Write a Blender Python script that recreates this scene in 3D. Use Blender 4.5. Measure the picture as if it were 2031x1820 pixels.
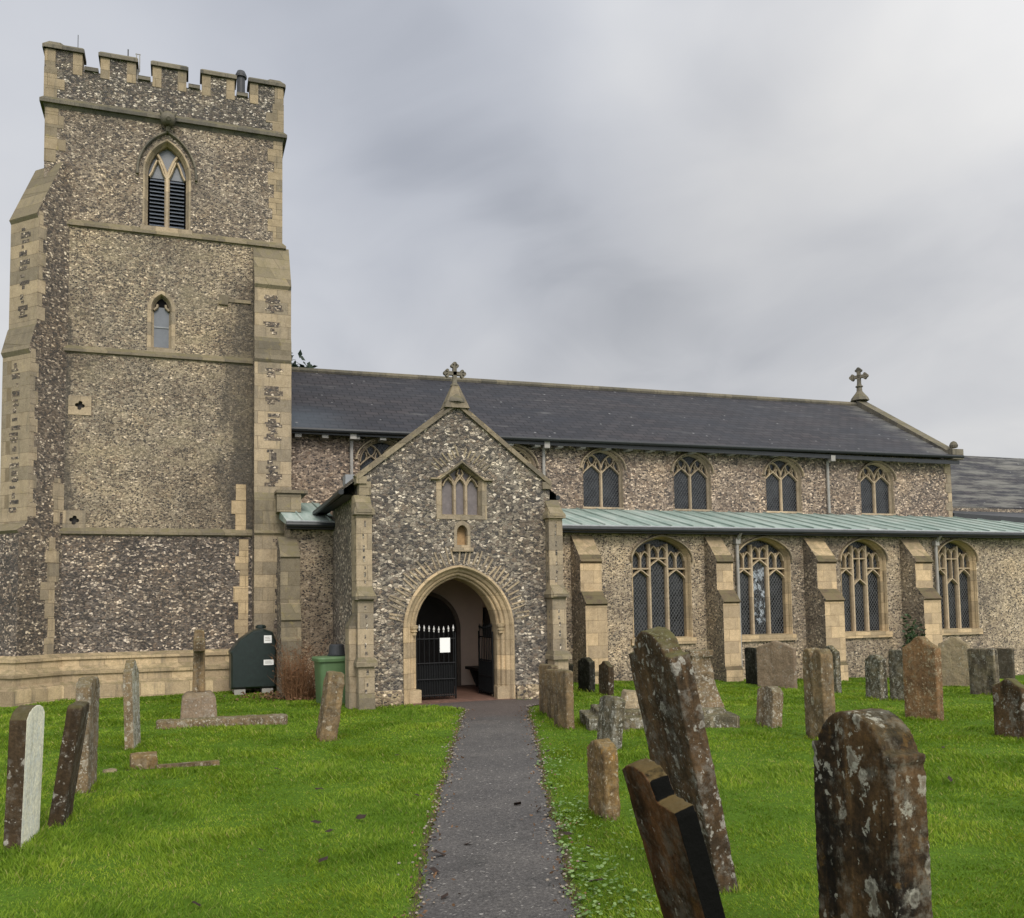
import bpy, bmesh, math, random
import numpy as np
from mathutils import Vector, Matrix, geometry
random.seed(7)
RNG = np.random.default_rng(7)
for o in list(bpy.data.objects):
    bpy.data.objects.remove(o)
SC = bpy.context.scene
COL = SC.collection

# ------------------------------------------------------------------ camera
def cam_axes(yaw, pitch, roll):
    cy, sy = math.cos(yaw), math.sin(yaw)
    f = Vector((sy * math.cos(pitch), cy * math.cos(pitch), math.sin(pitch)))
    r = Vector((cy, -sy, 0)); u = r.cross(f)
    c, s = math.cos(roll), math.sin(roll)
    return c * r + s * u, -s * r + c * u, f
R_, U_, F_ = cam_axes(math.radians(19.75), math.radians(3.9), math.radians(-0.9))
cd = bpy.data.cameras.new('camera'); cam = bpy.data.objects.new('camera', cd); COL.objects.link(cam)
cam.matrix_world = Matrix(((R_.x, U_.x, -F_.x, 0), (R_.y, U_.y, -F_.y, 0), (R_.z, U_.z, -F_.z, 1.9), (0, 0, 0, 1)))
cd.sensor_fit = 'HORIZONTAL'; cd.sensor_width = 36; cd.lens = 1830 / 2031 * 36
cd.shift_y = (1075 - 910) / 2031
cd.clip_start = 0.05; cd.clip_end = 2000
SC.camera = cam

# ------------------------------------------------------------------ light
SC.view_settings.view_transform = 'Standard'; SC.view_settings.look = 'None'
SC.view_settings.gamma = 1; SC.view_settings.use_curve_mapping = False
SC.view_settings.exposure = 0.42
SUN_EL, SUN_AZ = math.radians(42), math.radians(182)     # azimuth from north, clockwise: nearly south
SUNV = Vector((math.sin(SUN_AZ) * math.cos(SUN_EL), math.cos(SUN_AZ) * math.cos(SUN_EL), math.sin(SUN_EL)))
sl = bpy.data.lights.new('sun', 'SUN'); so = bpy.data.objects.new('sun', sl); COL.objects.link(so)
sl.energy = 1.65; sl.angle = math.radians(20); sl.color = (1.0, 0.925, 0.82)
so.rotation_euler = SUNV.to_track_quat('Z', 'Y').to_euler(); so.location = (0, -20, 40)

W = bpy.data.worlds.new('World'); SC.world = W; W.use_nodes = True
nt = W.node_tree; nt.nodes.clear()

class N:
    """tiny node helper"""
    def __init__(s, tree): s.t = tree
    def n(s, typ, **kw):
        nd = s.t.nodes.new(typ)
        for k, v in kw.items(): setattr(nd, k, v)
        return nd
    def put(s, sock, v):
        if v is None: return
        if isinstance(v, bpy.types.NodeSocket): s.t.links.new(v, sock)
        elif isinstance(v, (tuple, list)):
            v = list(v)
            if sock.type == 'RGBA' and len(v) == 3: v = v + [1]
            sock.default_value = v
        else: sock.default_value = v
    def math(s, op, a, b=None, c=None, clamp=False):
        nd = s.n('ShaderNodeMath', operation=op, use_clamp=clamp)
        for i, v in enumerate((a, b, c)):
            if v is not None: s.put(nd.inputs[i], v)
        return nd.outputs[0]
    def vmath(s, op, a, b=None):
        nd = s.n('ShaderNodeVectorMath', operation=op)
        s.put(nd.inputs[0], a)
        if b is not None: s.put(nd.inputs[3 if op == 'SCALE' else 1], b)
        return nd.outputs['Value'] if op in ('DOT_PRODUCT', 'LENGTH', 'DISTANCE') else nd.outputs[0]
    def mix(s, fac, a, b, blend='MIX'):
        nd = s.n('ShaderNodeMix', data_type='RGBA', blend_type=blend)
        s.put(nd.inputs[0], fac); s.put(nd.inputs[6], a); s.put(nd.inputs[7], b)
        return nd.outputs[2]
    def noise(s, vec, scale, detail=3, rough=0.55, out=0):
        nd = s.n('ShaderNodeTexNoise')
        s.put(nd.inputs['Vector'], vec); s.put(nd.inputs['Scale'], scale)
        nd.inputs['Detail'].default_value = detail; nd.inputs['Roughness'].default_value = rough
        return nd.outputs[out]
    def vor(s, vec, scale, feature='F1', rnd=1.0):
        nd = s.n('ShaderNodeTexVoronoi', feature=feature)
        s.put(nd.inputs['Vector'], vec); s.put(nd.inputs['Scale'], scale)
        nd.inputs['Randomness'].default_value = rnd
        return nd
    def ramp(s, fac, stops, interp='LINEAR'):
        nd = s.n('ShaderNodeValToRGB'); cr = nd.color_ramp; cr.interpolation = interp
        while len(cr.elements) < len(stops): cr.elements.new(0.5)
        for e, (p, c) in zip(cr.elements, stops):
            e.position = p; e.color = (c, c, c, 1) if isinstance(c, (int, float)) else (*c, 1)
        s.put(nd.inputs[0], fac)
        return nd.outputs[0]
    def sstep(s, v, a, b):
        nd = s.n('ShaderNodeMapRange', interpolation_type='SMOOTHSTEP')
        s.put(nd.inputs[0], v); nd.inputs[1].default_value = a; nd.inputs[2].default_value = b
        return nd.outputs[0]
    def mapv(s, vec, scale=(1, 1, 1), loc=(0, 0, 0), rot=(0, 0, 0)):
        nd = s.n('ShaderNodeMapping'); s.put(nd.inputs[0], vec)
        nd.inputs[1].default_value = loc; nd.inputs[2].default_value = rot; nd.inputs[3].default_value = scale
        return nd.outputs[0]
    def xyz(s, v):
        nd = s.n('ShaderNodeSeparateXYZ'); s.put(nd.inputs[0], v); return nd.outputs
    def comb(s, x, y, z):
        nd = s.n('ShaderNodeCombineXYZ')
        for i, v in enumerate((x, y, z)): s.put(nd.inputs[i], v)
        return nd.outputs[0]

g = N(nt)
sky = g.n('ShaderNodeTexSky', sky_type='NISHITA'); sky.sun_disc = False
sky.sun_elevation = SUN_EL; sky.sun_rotation = SUN_AZ
bg1 = g.n('ShaderNodeBackground'); g.put(bg1.inputs[0], sky.outputs[0]); bg1.inputs[1].default_value = 0.06
tc = g.n('ShaderNodeTexCoord'); D = g.vmath('NORMALIZE', tc.outputs['Generated'])
dx, dy, dz = g.xyz(D)
den = g.math('ADD', g.math('MAXIMUM', dz, 0.0), 0.22)
cl = g.comb(g.math('DIVIDE', dx, den), g.math('DIVIDE', dy, den), 0.0)
cl = g.mapv(cl, rot=(0, 0, math.radians(-32)), scale=(1.0, .95, 1))
cl = g.vmath('ADD', cl, g.vmath('SCALE', g.vmath('SUBTRACT', g.noise(cl, .8, 3, .5, 1), (.5, .5, .5)), 1.1))
n1 = g.noise(cl, 1.3, 6, 0.48)
n2 = g.noise(g.mapv(cl, loc=(5.2, 1.7, 0)), 0.55, 3, 0.5)
cv = g.math('ADD', g.math('MULTIPLY', n1, 0.62), g.math('MULTIPLY', n2, 0.38))
def lobe(az, el, width, amt):
    a, e = math.radians(az), math.radians(el)
    d = g.vmath('DOT_PRODUCT', D, (math.sin(a) * math.cos(e), math.cos(a) * math.cos(e), math.sin(e)))
    return g.math('MULTIPLY', g.sstep(d, math.cos(math.radians(width)), 1.0), amt)
for args in ((33, 29, 11, .10), (46, 30, 11, .07), (46, 12, 16, .09), (36, 33.5, 8, -.12), (20, 17, 15, -.09), (-8, 17, 22, .16), (14, 19, 8, .07), (9, 35, 12, -.06), (30, 16, 12, -.03), (28, 10, 8, .05)):
    cv = g.math('ADD', cv, lobe(*args))
ccol = g.ramp(cv, [(0.37, (0.29, 0.30, 0.325)), (0.46, (0.40, 0.407, 0.428)), (0.57, (0.48, 0.483, 0.495)), (0.80, (0.63, 0.62, 0.60))])
ta = math.radians(4); te = math.radians(36)
blue = g.sstep(g.vmath('DOT_PRODUCT', D, (math.sin(ta) * math.cos(te), math.cos(ta) * math.cos(te), math.sin(te))), .86, 1.0)
ccol = g.mix(blue, ccol, g.mix(1, ccol, (.95, .98, 1.04), 'MULTIPLY'))
sunside = g.vmath('DOT_PRODUCT', D, tuple(Vector((0.2, -0.75, 0.63)).normalized()))
boost = g.math('ADD', 1.0, g.math('MULTIPLY', g.sstep(sunside, -0.25, 0.9), 1.8))
ccol = g.vmath('SCALE', ccol, boost)
bg2 = g.n('ShaderNodeBackground'); g.put(bg2.inputs[0], ccol); bg2.inputs[1].default_value = 1.0
mx = g.n('ShaderNodeMixShader'); mx.inputs[0].default_value = 0.95
nt.links.new(bg1.outputs[0], mx.inputs[1]); nt.links.new(bg2.outputs[0], mx.inputs[2])
wo = g.n('ShaderNodeOutputWorld'); nt.links.new(mx.outputs[0], wo.inputs[0])

# ------------------------------------------------------------------ materials
def new_mat(name):
    m = bpy.data.materials.new(name); m.use_nodes = True
    t = m.node_tree; t.nodes.clear(); h = N(t)
    b = h.n('ShaderNodeBsdfPrincipled'); o = h.n('ShaderNodeOutputMaterial'); t.links.new(b.outputs[0], o.inputs[0])
    return m, h, b
def pos(h): return h.n('ShaderNodeNewGeometry').outputs['Position']
def objc(h): return h.n('ShaderNodeTexCoord').outputs['Object']
def bump(h, b, height, strength=0.5, dist=0.02):
    nd = h.n('ShaderNodeBump'); nd.inputs['Strength'].default_value = strength; nd.inputs['Distance'].default_value = dist
    h.put(nd.inputs['Height'], height); h.t.links.new(nd.outputs[0], b.inputs['Normal'])
def done(h, b, col, rough=0.9, spec=0.25):
    h.put(b.inputs['Base Color'], col); h.put(b.inputs['Roughness'], rough); b.inputs['Specular IOR Level'].default_value = spec
def s2l(*c): return tuple(((v / 255) / 12.92 if v / 255 <= .04045 else ((v / 255 + .055) / 1.055) ** 2.4) for v in c)

def flint(name, mort, mort2, scale=11, gam=1.0, edge=0.05, tint=(1, 1, 1), overlay=None, pale=0.35, flat=1.65):
    scale = scale * 1.16
    m, h, b = new_mat(name); p = pos(h)
    wob = h.vmath('SCALE', h.vmath('SUBTRACT', h.noise(p, 7, 2, 0.5, 1), (.5, .5, .5)), 0.10)
    v = h.mapv(h.vmath('ADD', p, wob), scale=(1, 1, flat))
    vc = h.vor(v, scale); ve = h.vor(v, scale, 'DISTANCE_TO_EDGE')
    rnd = h.math('POWER', h.xyz(vc.outputs['Color'])[0], gam)
    fl = h.ramp(rnd, [(0, (.026, .024, .025)), (.28, (.046, .041, .040)), (.42, (.095, .078, .066)), (.58, (.17, .132, .10)),
                      (.70, (.20, .178, .155)), (.80, (.34, .30, .25)), (.90, (.52, .47, .395)), (1, (.70, .65, .57))])
    # pale rind and mottling inside each flint
    inn = h.noise(v, scale * 2.6, 4, 0.65)
    fl = h.mix(h.sstep(inn, .58, .78), fl, (pale * 1.05, pale, pale * .92))
    fl = h.mix(h.sstep(inn, .42, .25), fl, (.035, .032, .034))
    fl = h.mix(1, fl, tuple(t * k for t, k in zip(tint, (1.10, 1.09, 1.06))), 'MULTIPLY')
    big = h.noise(p, 0.55, 5, 0.6)
    mo = h.mix(h.sstep(big, .36, .64), mort, mort2)
    mo = h.mix(1, mo, h.ramp(h.noise(p, 24, 3, .6), [(.25, .62), (.75, 1.25)]), 'MULTIPLY')
    ewid = h.math('MULTIPLY', h.noise(p, 1.7, 3, .6), edge * 2)
    mask = h.math('SUBTRACT', h.math('MULTIPLY', ve.outputs['Distance'], 1.0), ewid)
    mask = h.sstep(mask, -0.02, 0.06)
    # some joints are so full of mortar that whole stones are buried
    bury = h.sstep(h.xyz(vc.outputs['Color'])[1], .80, .84)
    mask = h.math('MULTIPLY', mask, h.math('SUBTRACT', 1.0, h.math('MULTIPLY', bury, .75)))
    col = h.mix(mask, mo, fl)
    bg_ = h.noise(h.mapv(p, loc=(7, 2, 3)), .42, 4, .6)
    col = h.mix(1, col, h.ramp(bg_, [(.3, (.78, .74, .70)), (.5, (1, 1, 1)), (.7, (1.18, 1.14, 1.06))]), 'MULTIPLY')
    med = h.noise(p, 1.6, 6, 0.68)
    col = h.mix(1, col, h.ramp(med, [(.28, (.60, .57, .54)), (.5, (1, .98, .95)), (.74, (1.25, 1.18, 1.05))]), 'MULTIPLY')
    if overlay: col = overlay(h, p, col)
    col = h.vmath('SCALE', h.mix(.12, col, (.22, .21, .20)), 1.24)
    done(h, b, col, h.mix(mask, (.95,) * 3, (.55,) * 3), 0.3)
    bump(h, b, h.math('ADD', h.math('MULTIPLY', mask, .8), h.math('MULTIPLY', inn, .6)), 1.0, 0.05)
    return m

def ashlar(name, c1, c2, dirt=(.13, .115, .09), dirt_amt=.5, bw=.52, bh=.3, lichen=.25, lic=(.33, .27, .10)):
    m, h, b = new_mat(name); p = pos(h); x, y, z = h.xyz(p)
    br = h.n('ShaderNodeTexBrick')
    h.put(br.inputs['Vector'], h.comb(h.math('ADD', x, h.math('MULTIPLY', y, .9)), z, 0.0))
    br.inputs['Scale'].default_value = 1; br.inputs['Brick Width'].default_value = bw; br.inputs['Row Height'].default_value = bh
    br.inputs['Mortar Size'].default_value = .007; br.inputs['Mortar Smooth'].default_value = .5
    h.put(br.inputs['Color1'], tuple(v * 1.16 for v in c1)); h.put(br.inputs['Color2'], tuple(v * w for v, w in zip(c2, (.74, .76, .80)))); h.put(br.inputs['Mortar'], tuple(v * .6 for v in c1))
    nz = h.noise(p, 5, 7, .7); n3 = h.noise(p, 38, 4, .7)
    col = h.mix(1, br.outputs['Color'], h.ramp(nz, [(.25, (.72, .70, .66)), (.55, (1.0, 1, 1)), (.8, (1.22, 1.18, 1.08))]), 'MULTIPLY')
    col = h.mix(1, col, h.ramp(n3, [(.3, .75), (.7, 1.15)]), 'MULTIPLY')
    st = h.noise(h.mapv(p, scale=(6, 6, .9)), 1.0, 6, .68)
    col = h.mix(h.math('MULTIPLY', h.sstep(st, .50, .74), dirt_amt), col, dirt)
    col = h.mix(h.math('MULTIPLY', h.sstep(h.noise(h.mapv(p, loc=(9, 3, 4)), 7, 6, .75), .56, .70), lichen), col, lic)
    gz_ = h.xyz(h.n('ShaderNodeNewGeometry').outputs['Normal'])[2]
    col = h.mix(h.math('MULTIPLY', h.math('MULTIPLY', h.sstep(gz_, .2, .6), h.sstep(nz, .35, .6)), .65), col, (.12, .105, .05))
    done(h, b, col, .92, .2)
    bump(h, b, h.math('ADD', h.math('ADD', h.math('MULTIPLY', br.outputs['Fac'], -.6), h.math('MULTIPLY', nz, .5)), h.math('MULTIPLY', n3, .35)), .5, .02)
    return m

def simple(name, col, rough=.8, spec=.3, var=.25, scale=6, metal=0, bumpy=.2):
    m, h, b = new_mat(name); p = objc(h)
    nz = h.noise(p, scale, 6, .65)
    c = h.mix(1, col, h.ramp(nz, [(.25, 1 - var), (.75, 1 + var)]), 'MULTIPLY')
    done(h, b, c, rough, spec); b.inputs['Metallic'].default_value = metal
    bump(h, b, nz, bumpy, .01)
    return m

def dark_streaks(h, p, col):       # dark streaks, denser beside the buttress and at the corners
    x, y, z = h.xyz(p)
    nn = h.noise(h.mapv(p, scale=(3, 3, .6)), 1.2, 6, .65)
    a = h.math('ADD', h.math('MULTIPLY', h.sstep(x, .35, 1.5), 1.0), h.math('MULTIPLY', h.sstep(x, -2.1, -2.6), 1.0))
    a = h.math('MULTIPLY', a, h.sstep(z, 10.2, 8.6))
    f = h.sstep(h.math('ADD', nn, h.math('MULTIPLY', a, .50)), .62, .95)
    col = h.mix(h.math('MULTIPLY', f, .72), col, (.055, .048, .04))
    f2 = h.sstep(h.noise(h.mapv(p, scale=(1, 1, 2.2), loc=(3, 1, 8)), .9, 5, .6), .52, .70)
    return h.mix(h.math('MULTIPLY', f2, .45), col, (.33, .275, .17))

M = {}
M['flint_low'] = flint('flint_dark_courses', (.115, .098, .090), (.19, .165, .145), 14.5, 1.0, .04, (1, .94, .93), pale=.5)
M['flint_mid'] = flint('flint_tan_mortar', (.45, .375, .265), (.33, .285, .215), 16.5, 1.0, .07, (1, .92, .82), dark_streaks, pale=.36)
M['flint_top'] = flint('flint_brown_mortar', (.265, .22, .17), (.36, .305, .24), 15.5, .95, .055, (1, .94, .88), pale=.46)
M['flint_par'] = flint('flint_grey_parapet', (.105, .095, .078), (.15, .13, .10), 14, .95, .04, (.9, .9, .92), pale=.45)
M['flint_nave'] = flint('flint_pinkish_mortar', (.40, .32, .25), (.26, .21, .175), 12.5, .85, .05, (1.05, .93, .86), pale=.55)
M['flint_porch'] = flint('flint_grey_porch', (.30, .27, .215), (.20, .18, .155), 12, .95, .04, (1, .98, .96), pale=.42)
M['flint_aisle'] = flint('flint_cream_mortar', (.50, .415, .30), (.37, .305, .225), 13.5, 1.05, .085, (1, .93, .86), pale=.5)
M['flint_flank'] = flint('flint_dark_flank', (.19, .155, .12), (.12, .10, .082), 14, 1.05, .05, (1, .94, .88), pale=.42)  # darker flint for the tower buttress flanks and end panels
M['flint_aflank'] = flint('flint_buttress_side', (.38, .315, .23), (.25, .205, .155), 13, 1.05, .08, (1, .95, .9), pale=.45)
M['ash'] = ashlar('limestone_blocks', (.38, .30, .20), (.33, .27, .19), dirt_amt=.65)
M['ash_bt'] = ashlar('limestone_buttress_face', (.53, .395, .24), (.50, .375, .235), dirt_amt=.3, lichen=.2)
M['ash_mid'] = ashlar('limestone_soft_brown', (.325, .255, .165), (.29, .235, .16), dirt_amt=.75, lichen=.35)
M['ash_pl'] = ashlar('limestone_plinth', (.50, .385, .235), (.44, .33, .205), dirt_amt=.7, lichen=.35)
M['ash_new'] = ashlar('limestone_clean', (.52, .39, .235), (.48, .365, .225), dirt_amt=.18, lichen=.1)
M['ash_old'] = ashlar('limestone_weathered', (.26, .215, .145), (.21, .175, .125), dirt_amt=.75, lichen=.45)
M['ash_dark'] = ashlar('limestone_grey_coping', (.17, .15, .115), (.13, .12, .10), dirt=(.05, .05, .045), dirt_amt=.7, lichen=.35, lic=(.22, .20, .12))
M['ash_brown'] = ashlar('limestone_brown_weathering', (.16, .115, .075), (.12, .092, .064), dirt=(.05, .042, .032), dirt_amt=.5, lichen=.2)
M['trac'] = ashlar('tracery_stone', (.47, .37, .25), (.42, .33, .225), dirt_amt=.3, bw=2, bh=2, lichen=.12)
M['plaster'] = simple('cream_plaster', (.70, .555, .45), .95, .1, .10, 2)
M['iron'] = simple('black_iron', (.006, .0065, .007), .6, .2, .3, 12)
M['spear'] = simple('pale_iron_tips', (.55, .54, .52), .5, .4, .1, 12)
M['wood'] = simple('dark_oak', (.018, .014, .011), .55, .35, .4, 5)
M['lead'] = simple('grey_lead', (.24, .25, .26), .5, .4, .25, 5)
M['leaddark'] = simple('dark_lead_flashing', (.035, .037, .04), .55, .35, .3, 5)
M['gutter'] = simple('black_gutter', (.018, .02, .022), .45, .4, .3, 6)
M['pipe'] = simple('grey_downpipe', (.30, .285, .26), .6, .3, .2, 5)
M['tile'] = simple('red_floor_tile', (.13, .072, .052), .7, .3, .35, 9)
M['louvre'] = simple('slate_blue_louvre', (.075, .09, .115), .5, .4, .3, 6)
M['void'] = simple('dark_interior', (.008, .008, .009), .9, .05, .2, 3)
M['greyglass'] = simple('grey_glass', (.13, .14, .155), .25, .5, .2, 4)
M['niche'] = simple('ochre_niche', (.36, .24, .13), .95, .1, .3, 14)
M['white'] = simple('white_paper', (.80, .80, .78), .8, .2, .02, 3)

def slate():
    m, h, b = new_mat('roof_slates'); p = pos(h); x, y, z = h.xyz(p)
    br = h.n('ShaderNodeTexBrick'); h.put(br.inputs['Vector'], h.comb(x, h.math('MULTIPLY', z, 1.95), 0.0))
    br.inputs['Scale'].default_value = 1; br.inputs['Brick Width'].default_value = .36; br.inputs['Row Height'].default_value = .235
    br.inputs['Mortar Size'].default_value = .016; br.inputs['Mortar Smooth'].default_value = .3; br.inputs['Bias'].default_value = -.1
    h.put(br.inputs['Color1'], (.021, .022, .026)); h.put(br.inputs['Color2'], (.036, .035, .038)); h.put(br.inputs['Mortar'], (.007, .007, .008))
    big = h.noise(h.mapv(p, scale=(.35, 1, 1)), 1.0, 6, .62)
    col = h.mix(1, br.outputs['Color'], h.ramp(big, [(.3, (.62, .66, .78)), (.5, (1, .97, 1)), (.72, (1.45, 1.3, 1.25))]), 'MULTIPLY')
    st = h.noise(h.mapv(p, scale=(.55, 2, 5.5)), 1.0, 6, .75)
    col = h.mix(h.math('MULTIPLY', h.sstep(st, .56, .76), .6), col, (.14, .135, .13))
    # a patch of newer blue slates next to the tower, a paler band along the gable
    newer = h.math('MULTIPLY', h.sstep(x, 4.6, 2.6), h.sstep(h.math('ADD', z, h.math('MULTIPLY', big, 1.0)), 8.1, 7.2))
    col = h.mix(h.math('MULTIPLY', newer, .5), col, (.08, .10, .12))
    gab = h.math('MULTIPLY', h.sstep(x, 22.6, 24.0), h.sstep(st, .42, .6))
    col = h.mix(h.math('MULTIPLY', gab, .6), col, (.18, .175, .15))
    sp = h.vor(p, 2.1); col = h.mix(h.math('MULTIPLY', h.sstep(sp.outputs['Distance'], .10, .04), .5), col, (.33, .33, .32))
    done(h, b, col, h.ramp(big, [(.3, .55), (.7, .75)]), .25)
    bump(h, b, h.math('ADD', br.outputs['Fac'], h.math('MULTIPLY', h.noise(p, 6, 4, .6), -.6)), -.6, .02)
    return m
M['slate'] = slate()
def copper():
    m, h, b = new_mat('verdigris_copper'); p = pos(h)
    nz = h.noise(h.mapv(p, scale=(4.5, .5, 1)), 1.0, 6, .7); n2 = h.noise(p, 1.3, 5, .6)
    col = h.ramp(nz, [(.25, (.105, .145, .125)), (.45, (.205, .265, .232)), (.60, (.30, .35, .315)), (.78, (.43, .45, .42))])
    col = h.mix(h.math('MULTIPLY', h.sstep(n2, .5, .72), .5), col, (.30, .33, .29))
    done(h, b, col, .75, .3); bump(h, b, nz, .2, .01)
    return m
M['copper'] = copper()
def lattice(name, stained=False, line=(.085, .088, .088)):
    m, h, b = new_mat(name); p = pos(h); x, y, z = h.xyz(p)
    a = h.math('DIVIDE', x, .09); c = h.math('DIVIDE', z, .13)
    def ln(e): return h.sstep(h.math('ABSOLUTE', h.math('SUBTRACT', h.math('FRACT', e), .5)), .36, .47)
    f = h.math('MAXIMUM', ln(h.math('ADD', a, c)), ln(h.math('SUBTRACT', a, c)))
    base = h.mix(h.sstep(h.noise(p, 2.6, 5, .65), .35, .7), (.004, .0045, .006), (.030, .032, .036))
    if stained:
        vv = h.vor(p, 11); nn = h.noise(p, 3.5, 5, .7)
        base = h.mix(h.math('MULTIPLY', h.sstep(nn, .42, .56), h.sstep(h.xyz(vv.outputs['Color'])[0], .3, .6)), base, (.36, .40, .44))
    col = h.mix(f, base, line)
    done(h, b, col, h.mix(f, (.22,) * 3, (.7,) * 3), .28)
    bump(h, b, h.math('ADD', f, h.math('MULTIPLY', h.noise(p, 9, 2, .5), 2.0)), .45, .012)
    return m
M['glass'] = lattice('leaded_dark_glass'); M['glass_st'] = lattice('stained_glass', True)
M['glass_hi'] = lattice('leaded_clerestory_glass', line=(.05, .056, .062))

# ------------------------------------------------------------------ mesh builder
class MB:
    def __init__(s): s.v = []; s.f = []; s.m = []
    def quad(s, pts, m=0):
        i = len(s.v); s.v += [tuple(p) for p in pts]; s.f.append(tuple(range(i, i + len(pts)))); s.m.append(m)
    def box(s, x0, x1, y0, y1, z0, z1, m=0):
        s.hexa([(x0, y0), (x1, y0), (x1, y1), (x0, y1)], z0, z1, m)
    def hexa(s, pl, z0, z1, m=0, pl2=None):
        n = len(pl); pl2 = pl2 or pl; i = len(s.v)
        s.v += [(p[0], p[1], z0) for p in pl] + [(p[0], p[1], z1) for p in pl2]
        s.f.append(tuple(range(i + n - 1, i - 1, -1))); s.m.append(m)
        s.f.append(tuple(range(i + n, i + 2 * n))); s.m.append(m)
        for k in range(n):
            j = (k + 1) % n; s.f.append((i + k, i + j, i + n + j, i + n + k)); s.m.append(m)
    def extr(s, pts, vec, m=0, mside=None):
        """close a 3D polygon and its copy moved by vec"""
        n = len(pts); i = len(s.v); vec = Vector(vec)
        s.v += [tuple(p) for p in pts] + [tuple(Vector(p) + vec) for p in pts]
        s.f.append(tuple(range(i, i + n))); s.m.append(m)
        s.f.append(tuple(range(i + 2 * n - 1, i + n - 1, -1))); s.m.append(m)
        for k in range(n):
            j = (k + 1) % n; s.f.append((i + j, i + k, i + n + k, i + n + j))
            s.m.append(m if mside is None else (mside[k] if isinstance(mside, (list, tuple)) else mside))
    def holes(s, outer, hs, fn, m=0):
        loops = [[Vector((p[0], p[1], 0)) for p in L] for L in [outer] + hs]
        tris = geometry.tessellate_polygon(loops); flat = [p for L in loops for p in L]; i = len(s.v)
        s.v += [tuple(fn(p.x, p.y)) for p in flat]
        for t in tris:
            a, b, c = (flat[k] for k in t)
            if (b - a).cross(c - a).z < 0: t = (t[0], t[2], t[1])
            s.f.append(tuple(i + k for k in t)); s.m.append(m)
    def loft(s, rings, m=0, closed=True):
        i = len(s.v); n = len(rings[0])
        for r in rings: s.v += [tuple(p) for p in r]
        for a in range(len(rings) - 1):
            for k in range(n if closed else n - 1):
                j = (k + 1) % n
                s.f.append((i + a * n + k, i + a * n + j, i + (a + 1) * n + j, i + (a + 1) * n + k)); s.m.append(m)
    def tube(s, pts, r, seg=8, m=0):
        pts = [Vector(p) for p in pts]; rr = r if isinstance(r, (list, tuple)) else [r] * len(pts); rings = []
        for k, p in enumerate(pts):
            d = (pts[min(k + 1, len(pts) - 1)] - pts[max(k - 1, 0)]).normalized()
            a = d.cross(Vector((0, 0, 1)));
            if a.length < .05: a = d.cross(Vector((0, 1, 0)))
            a.normalize(); c = a.cross(d)
            rings.append([p + rr[k] * (math.cos(2 * math.pi * q / seg) * a + math.sin(2 * math.pi * q / seg) * c) for q in range(seg)])
        s.loft(rings, m); s.quad(rings[0][::-1], m); s.quad(rings[-1], m)
    def bar(s, pts, w, y0, y1, m=0):
        """stone bar of width w along a polyline in the x-z plane, from y0 to y1"""
        P = [Vector((p[0], p[1])) for p in pts]; L = []; Rr = []
        for k, p in enumerate(P):
            a = (P[k] - P[k - 1]).normalized() if k else None
            c = (P[k + 1] - P[k]).normalized() if k < len(P) - 1 else None
            a = a or c; c = c or a; t = (a + c).normalized(); nn = Vector((-t.y, t.x)); q = w / 2 / max(.5, abs(nn.dot(Vector((-a.y, a.x)))))
            L.append(p + nn * q); Rr.append(p - nn * q)
        rings = [[(l.x, y0 + .35 * (y1 - y0), l.y), ((.75 * l.x + .25 * r.x), y0, .75 * l.y + .25 * r.y), ((.25 * l.x + .75 * r.x), y0, .25 * l.y + .75 * r.y),
                  (r.x, y0 + .35 * (y1 - y0), r.y), (r.x, y1, r.y), (l.x, y1, l.y)] for l, r in zip(L, Rr)]
        s.loft(rings, m); s.quad(rings[0][::-1], m); s.quad(rings[-1], m)
    def lathe(s, prof, c, seg=20, m=0):
        rings = [[(c[0] + r * math.cos(2 * math.pi * q / seg), c[1] + r * math.sin(2 * math.pi * q / seg), c[2] + z) for q in range(seg)] for r, z in prof]
        s.loft(rings, m); s.quad(rings[0][::-1], m); s.quad(rings[-1], m)
    def build(s, name, mats, smooth=False):
        me = bpy.data.meshes.new(name); me.from_pydata(s.v, [], s.f); me.update()
        for mm in (mats if isinstance(mats, (list, tuple)) else [mats]): me.materials.append(mm)
        me.polygons.foreach_set('material_index', s.m)
        if smooth: me.polygons.foreach_set('use_smooth', [True] * len(s.f))
        ob = bpy.data.objects.new(name, me); COL.objects.link(ob)
        return ob
def tag(o, label, cat, group=None):
    o['label'] = label; o['category'] = cat
    if group: o['group'] = group
    return o
def thing(name, label, cat, loc=(0, 0, 0), rot=(0, 0, 0), group=None):
    o = bpy.data.objects.new(name, None); COL.objects.link(o); o.location = loc; o.rotation_euler = rot
    o.empty_display_size = .2
    return tag(o, label, cat, group)
def part(mb, name, mats, parent, label=None, smooth=False):
    """mesh written in the parent's own coordinates"""
    o = mb.build(name, mats, smooth); o.parent = parent
    if label: o['label'] = label
    return o
def bevel(o, w=.01, seg=2):
    md = o.modifiers.new('bevel', 'BEVEL'); md.width = w; md.segments = seg; md.limit_method = 'ANGLE'; return o

def gz(x, y):
    r = max(x - 9, 0); s = min(max((y - 9) / 9, 0), 1); l = max(-x, 0); s2 = min(max((y - 12) / 9, 0), 1)
    return -0.03 * min(r, 14) * s - 0.018 * min(l, 12) * s2
def gzv(x, y):
    r = np.clip(x - 9, 0, 14); s = np.clip((y - 9) / 9, 0, 1); l = np.clip(-x, 0, 12); s2 = np.clip((y - 12) / 9, 0, 1)
    und = .018 * np.sin(x * 1.3 + .5 * y) * np.sin(y * .9 - x * .3) * np.clip((np.hypot(x, y) - 3) / 4, 0, 1)
    return -0.03 * r * s - 0.018 * l * s2 + und

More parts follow.
